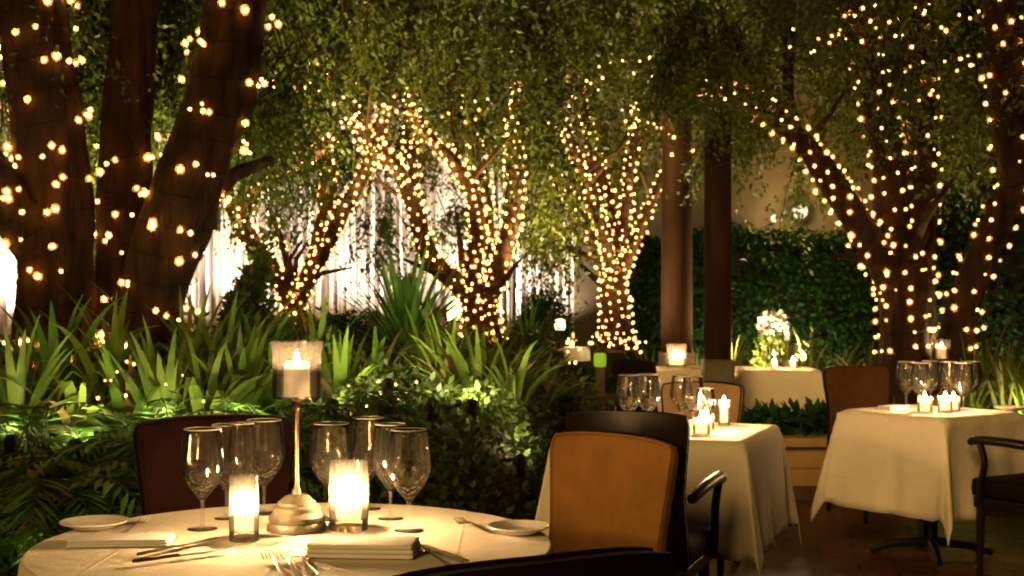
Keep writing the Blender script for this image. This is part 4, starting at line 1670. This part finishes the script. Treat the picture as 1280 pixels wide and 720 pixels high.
# right bed plants
rp = [(915, 12.4, .62, 40, 'grassy clump right of the brown posts', 'grass'), (955, 12.6, .55, 36, 'green clump behind the white flowers', 'strap'),
      (1010, 12.5, .60, 46, 'brownish grass clump below the hedge', 'grass'), (1050, 12.3, .66, 46, 'tall brownish grass clump left of the lit trunk', 'grass'),
      (1085, 12.2, .62, 40, 'grass clump touching the lit trunk', 'grass'), (1120, 9.2, .55, 40, 'green clump before the twin-stemmed tree', 'strap'),
      (1165, 9.0, .62, 44, 'grass clump behind the tall candle of the right table', 'grass'), (1212, 8.8, .62, 44, 'long-bladed clump right of the tall candle', 'strap'),
      (1255, 8.7, .70, 46, 'tall clump at the right picture edge', 'grass'), (1290, 8.5, .7, 40, 'clump cut by the right picture edge', 'strap'),
      (812, 12.3, .50, 34, 'lit green plant left of the brown posts', 'strap'), (870, 12.4, .48, 30, 'lit leafy plant between the brown posts', 'strap'),
      (1230, 10.6, .8, 40, 'tall grass behind the slanting trunk', 'grass')]
for px, d, h, n, lab, mt in rp:
    x = (px - 640) / F * d
    strap_plant(Vector((x, d, bedz(x, d) - .02)), h * 1.15, n, lab, mt, .024, .6, .6, 'grass_clump', 'grassy clumps in the right bed')
fern(bed(1240, 8.6), .55, 24, 'fern above the black armchair', leaf=.12)
fern(bed(1180, 8.75), .5, 22, 'fern behind the glasses of the right table', leaf=.11)
fern(bed(1275, 8.4), .5, 22, 'fern at the right edge below the tall clump', leaf=.12)
shrub(Vector((2.02, 8.75, .36)), .26, .22, .25, 900, 'dark bush growing in the tan planter ledge', 'hedge', L=.09)
shrub(Vector((1.75, 8.75, .38)), .22, .2, .2, 700, 'small dark bush at the left of the planter ledge', 'hedge', L=.08)
# white flowers on a pot stand
FR_X = (967 - 640) / F * 12.0
fl = thing('flower_bush', 'bush of glowing white flowers behind the far table', 'flowers', Vector(((967 - 640) / F * 12.0, 12.0, .0)))
n = 260
q = unit(n) * (.6 + .4 * rng.random((n, 1))) * np.array([.15, .13, .15]) + np.array([0, 0, 1.10])
leaves('blossoms', M['petal'], fl, q, unit(n), unit(n), .05, .042)
n = 500
q = unit(n) * np.array([.16, .15, .30]) + np.array([0, 0, .72])
leaves('foliage', M['strap'], fl, q, unit(n) + np.array([0, 0, .6]), unit(n), .09, .035)
MB().tube([(0, 0, 0), (0, 0, .5), (.02, 0, .95)], [.02, .015, .008], 6).build('stem', M['bark'], fl)

# ground cover: one mass of small leaves over the front slope
n = 26000
xs = rng.uniform(-3.4, 1.0, n * 2)
ys = rng.uniform(4.45, 9.4, n * 2)
keep = [i for i in range(n * 2) if xs[i] < edge_x(ys[i]) + .02 and bedz(xs[i], ys[i]) > .04][:n]
xs, ys = xs[keep], ys[keep]
thin = np.array([1.0 if x > -.75 - .1 * y + .5 else .45 for x, y in zip(xs, ys)])
hgt = thin * np.array([max(0, .17 + .16 * noise.noise(Vector((x * 2.1, y * 2.1, 1))) + .08 * noise.noise(Vector((x * 6, y * 6, 4)))) for x, y in zip(xs, ys)])
zs = np.array([bedz(x, y) for x, y in zip(xs, ys)]) + hgt * rng.random(len(xs)) ** .4
k = len(xs)
gc = leaves('ground_cover', M['cover'], None, np.stack([xs, ys, zs], 1), unit(k) * .8 + np.array([0, -.35, .25]), unit(k) * .6 + np.array([0, -.3, .9]), .05 * (.7 + .6 * rng.random(k)), .03)
tag(gc, 'dense low leafy ground cover over the bed slope', 'ground cover', kind='stuff')

k = 260
xs, ys = rng.uniform(.2, 4.0, k), rng.uniform(3.6, 9.5, k)
fl_ = leaves('fallen_leaves', M['grass'], None, np.stack([xs, ys, .004 + .004 * rng.random(k)], 1), unit(k) * np.array([1, 1, .05]), unit(k) * .15 + np.array([0, 0, 1]), .04 + .03 * rng.random(k), .022)
tag(fl_, 'dry leaves scattered over the brick floor', 'leaf litter', kind='stuff')

# ---------------------------------------------------------------- small lit things in the distance
def lantern(loc, label, r=.06, h=.16, stand=.5, power=1.5):
    t_ = thing('garden_lantern', label, 'lantern', loc)
    MB().tube([(0, 0, 0), (0, 0, stand)], .012, 8).build('stake', M['blackmetal'], t_)
    MB().lathe([(.001, stand), (r, stand), (r, stand + .012), (.001, stand + .012)], 16).build('tray', M['blackmetal'], t_)
    MB().lathe([(r * .8, stand + .013), (r * .9, stand + h * .5), (r * .8, stand + h), (r * .3, stand + h * 1.1), (.001, stand + h * 1.12)], 16).build('glass', M['lanternglow'], t_)
    point('lantern_light', (0, -r * 1.5, stand + h * 1.3), power, WARM, .03, t_)


lantern(bed(567, 9.6), 'glowing white lantern left of the many-limbed trunk', .055, .17, .28, 1.6)
lantern(bed(700, 13.2), 'small lantern left of the fan-shaped tree', .06, .11, .24, 1.0)
lantern(bed(716, 13.8), 'farthest small lantern before the bush', .05, .1, .3, .8)
ft = onz(715, 434, .78)
t = thing('garden_table', 'tiny far round table with a lit white cloth', 'table', ((715 - 640) / F * 12.6, 12.6, bedz((715 - 640) / F * 12.6, 12.6)))
hz = CH - (434 - HY) / F * 12.6 - t.location.z
MB().lathe([(.185, hz - .13), (.18, hz - .02), (.178, hz), (.001, hz)], 28).build('cloth', M['linen'], t)
MB().tube([(0, 0, 0), (0, 0, hz - .01)], .02, 8).build('leg', M['darkwood'], t)
MB().lathe([(.02, hz), (.025, hz + .06), (.001, hz + .065)], 12).build('candle', M['glow'], t)
point('far_candle_light', (0, -.05, hz + .16), 1.2, WARM, .02, t)
gcb = thing('glass_cube_lantern', 'green glowing cube lantern in the ground cover', 'lantern', ((750 - 640) / F * 9.0, 9.0, 0))
zc = CH - (459 - HY) / F * 9.0
MB().box((0, 0, zc + .05), (.085, .085, .10), bev=.024).build('glass_cube', M['greenglass'], gcb, smooth=False)
MB().box((0, 0, zc / 2 - .004), (.06, .06, zc)).build('plinth', M['ledgedark'], gcb, smooth=False)
# dark hanging lantern under the leaning trunk
hl = thing('hanging_lantern', 'unlit dark lantern hanging before the brightest drape', 'lantern', at(266, 276, 8.0))
MB().box((0, 0, 0), (.085, .085, .13), bev=.01).build('body', M['blackmetal'], hl, smooth=False)
MB().lathe([(.06, .068), (.05, .08), (.015, .10), (.001, .105)], 12).build('cap', M['blackmetal'], hl)
MB().tube([(0, 0, .10), (0, 0, .30)], .004, 6).build('hook', M['blackmetal'], hl)


# ---------------------------------------------------------------- garden spotlights
def spot(loc, target, power, color=WARM2, size=80, label='small dark garden spotlight hidden among the plants', blend=.7, r=.03):
    loc = Vector(loc)
    d = (Vector(target) - loc).normalized()
    t_ = thing('garden_spotlight', label, 'spotlight', loc, group='garden spotlights in the planting')
    q = d.to_track_quat('Z', 'Y')
    R4 = q.to_matrix().to_4x4()
    hb = MB().lathe([(.001, -.09), (.028, -.088), (.034, -.05), (.036, 0), (.036, .012), (.031, .012), (.031, .002), (.001, .002)], 16)
    hb.v = [tuple(R4 @ Vector(v)) for v in hb.v]
    hb.build('housing', M['blackmetal'], t_)
    ln = MB().lathe([(.001, .0035), (.030, .0035), (.030, .005), (.001, .0052)], 16)
    ln.v = [tuple(R4 @ Vector(v)) for v in ln.v]
    ln.build('lens', M['lens'], t_)
    MB().tube([(0, 0, -.05), (0, 0, -.35)], .008, 6).build('stake', M['blackmetal'], t_)
    l = bpy.data.lights.new('spot', 'SPOT')
    l.energy = power
    l.color = color
    l.spot_size = rad(size)
    l.spot_blend = blend
    l.shadow_soft_size = r
    o_ = link(bpy.data.objects.new('spot_light', l))
    o_.location = d * .05
    o_.rotation_euler = (-d).to_track_quat('Z', 'Y').to_euler()
    o_.parent = t_
    return t_


COOLW = (1.0, .84, .68)
# washing the drapes
for px, pw in ((25, 300), (240, 460), (310, 115), (385, 55), (470, 115), (560, 40), (640, 320), (715, 95)):
    p = at(px, 400, 16.2)
    spot((p.x - .55, 16.2, .95), (p.x + .25, 17.0, 2.4), pw, COOLW, 95)
# up into the canopy
for px, d, pw, tz, tx in ((335, 9.6, 300, 4.2, 345), (470, 9.6, 120, 4.2, 480), (690, 10.6, 190, 4.2, 700), (735, 11.2, 160, 4.5, 750),
                          (928, 11.7, 220, 4.0, 930), (1000, 12.4, 150, 4.0, 985), (1060, 10.9, 60, 4.5, 1060), (1185, 9.8, 90, 4.2, 1190), (118, 8.0, 230, 4.5, 120), (215, 8.0, 120, 4.5, 215), (560, 11.6, 40, 4.5, 560)):
    b0 = bed(px, d)
    x2 = (tx - 640) / F * (d + .4)
    spot((b0.x, d, b0.z + .35), (x2, d + .6, tz), pw * 1.75, WARM2, 105)
# into the strap plants
for px, d, pw, tx, td in ((40, 4.62, 5, 60, 5.2), (185, 4.6, 5, 180, 5.2), (95, 5.7, 22, 120, 6.8), (205, 5.65, 32, 215, 6.7), (290, 5.75, 32, 310, 6.9), (485, 6.6, 34, 490, 8.2), (590, 6.2, 30, 600, 7.4), (650, 6.1, 16, 650, 7.4), (15, 5.75, 12, 40, 6.7), (415, 6.2, 20, 430, 7.4), (540, 6.2, 9, 570, 7.0),  # first two spots are added to brighten the dark front ferns
                          (820, 11.9, 14, 815, 12.5), (852, 11.35, 2.5, 846, 11.6), (894, 9.85, 2.2, 897, 10.15), (870, 12.0, 8, 870, 12.5), (1180, 8.4, 14, 1200, 9.2), (1040, 11.9, 12, 1040, 12.8), (1260, 8.2, 12, 1260, 8.9),
                          (900, 14.0, 13, 900, 15.3), (1010, 14.0, 13, 1010, 15.3), (1200, 12.6, 14, 1200, 13.6)):  # this row is added to lift the dark hedges
    b0 = bed(px, d)
    q = bed(tx, td)
    spot((b0.x, d, b0.z + .23), (q.x, td, q.z + .6), pw * 1.35, (1.0, .84, .42), 110, r=.06)
spot((FR_X, 11.68, .72), (FR_X, 12.0, 1.15), 30, (1.0, .85, .5), 70)

# ---------------------------------------------------------------- world, sun
w = bpy.data.worlds.new('World')
S.world = w
w.use_nodes = True
nt = w.node_tree
nt.nodes.clear()
wo = nt.nodes.new('ShaderNodeOutputWorld')
bg = nt.nodes.new('ShaderNodeBackground')
sk = nt.nodes.new('ShaderNodeTexSky')
sk.sky_type = 'NISHITA'
sk.sun_disc = False
EL, AZ = rad(24), rad(205)     # azimuth clockwise from +Y; behind and to the left of the camera
sk.sun_elevation = EL
sk.sun_rotation = AZ
nt.links.new(sk.outputs[0], bg.inputs[0])
bg.inputs[1].default_value = .0006
nt.links.new(bg.outputs[0], wo.inputs[0])
sl = bpy.data.lights.new('fill_sun', 'SUN')
sl.energy = .80  # warm fill added from behind the camera in a night scene
sl.angle = rad(20)
sl.color = (1.0, .58, .17)
so = link(bpy.data.objects.new('fill_sun', sl))
sdir = Vector((math.sin(AZ) * math.cos(EL), math.cos(AZ) * math.cos(EL), math.sin(EL)))
so.rotation_euler = sdir.to_track_quat('Z', 'Y').to_euler()

# ---------------------------------------------------------------- camera
cam = bpy.data.cameras.new('camera')
cam.sensor_width = 36
cam.lens = 36 * F / 1280
cam.shift_y = (HY - 360) / 1280
cam.clip_end = 2000
cam.clip_start = .05
cam.dof.use_dof = True
cam.dof.focus_distance = 3.1
cam.dof.aperture_fstop = 9.0
co = link(bpy.data.objects.new('camera', cam))
co.location = (0, 0, CH)
co.rotation_euler = (PI / 2, 0, 0)
S.camera = co

vs_ = S.view_settings
vs_.view_transform = 'Standard'
vs_.look = 'None'
vs_.exposure = .85
vs_.gamma = 1
vs_.use_curve_mapping = False
cy = S.cycles
cy.use_denoising = True
cy.max_bounces = 10
cy.diffuse_bounces = 3
cy.glossy_bounces = 4
cy.transmission_bounces = 8
cy.transparent_max_bounces = 40
cy.sample_clamp_indirect = 3
cy.caustics_reflective = False
cy.caustics_refractive = False
cy.use_light_tree = True
cy.filter_width = 1.9
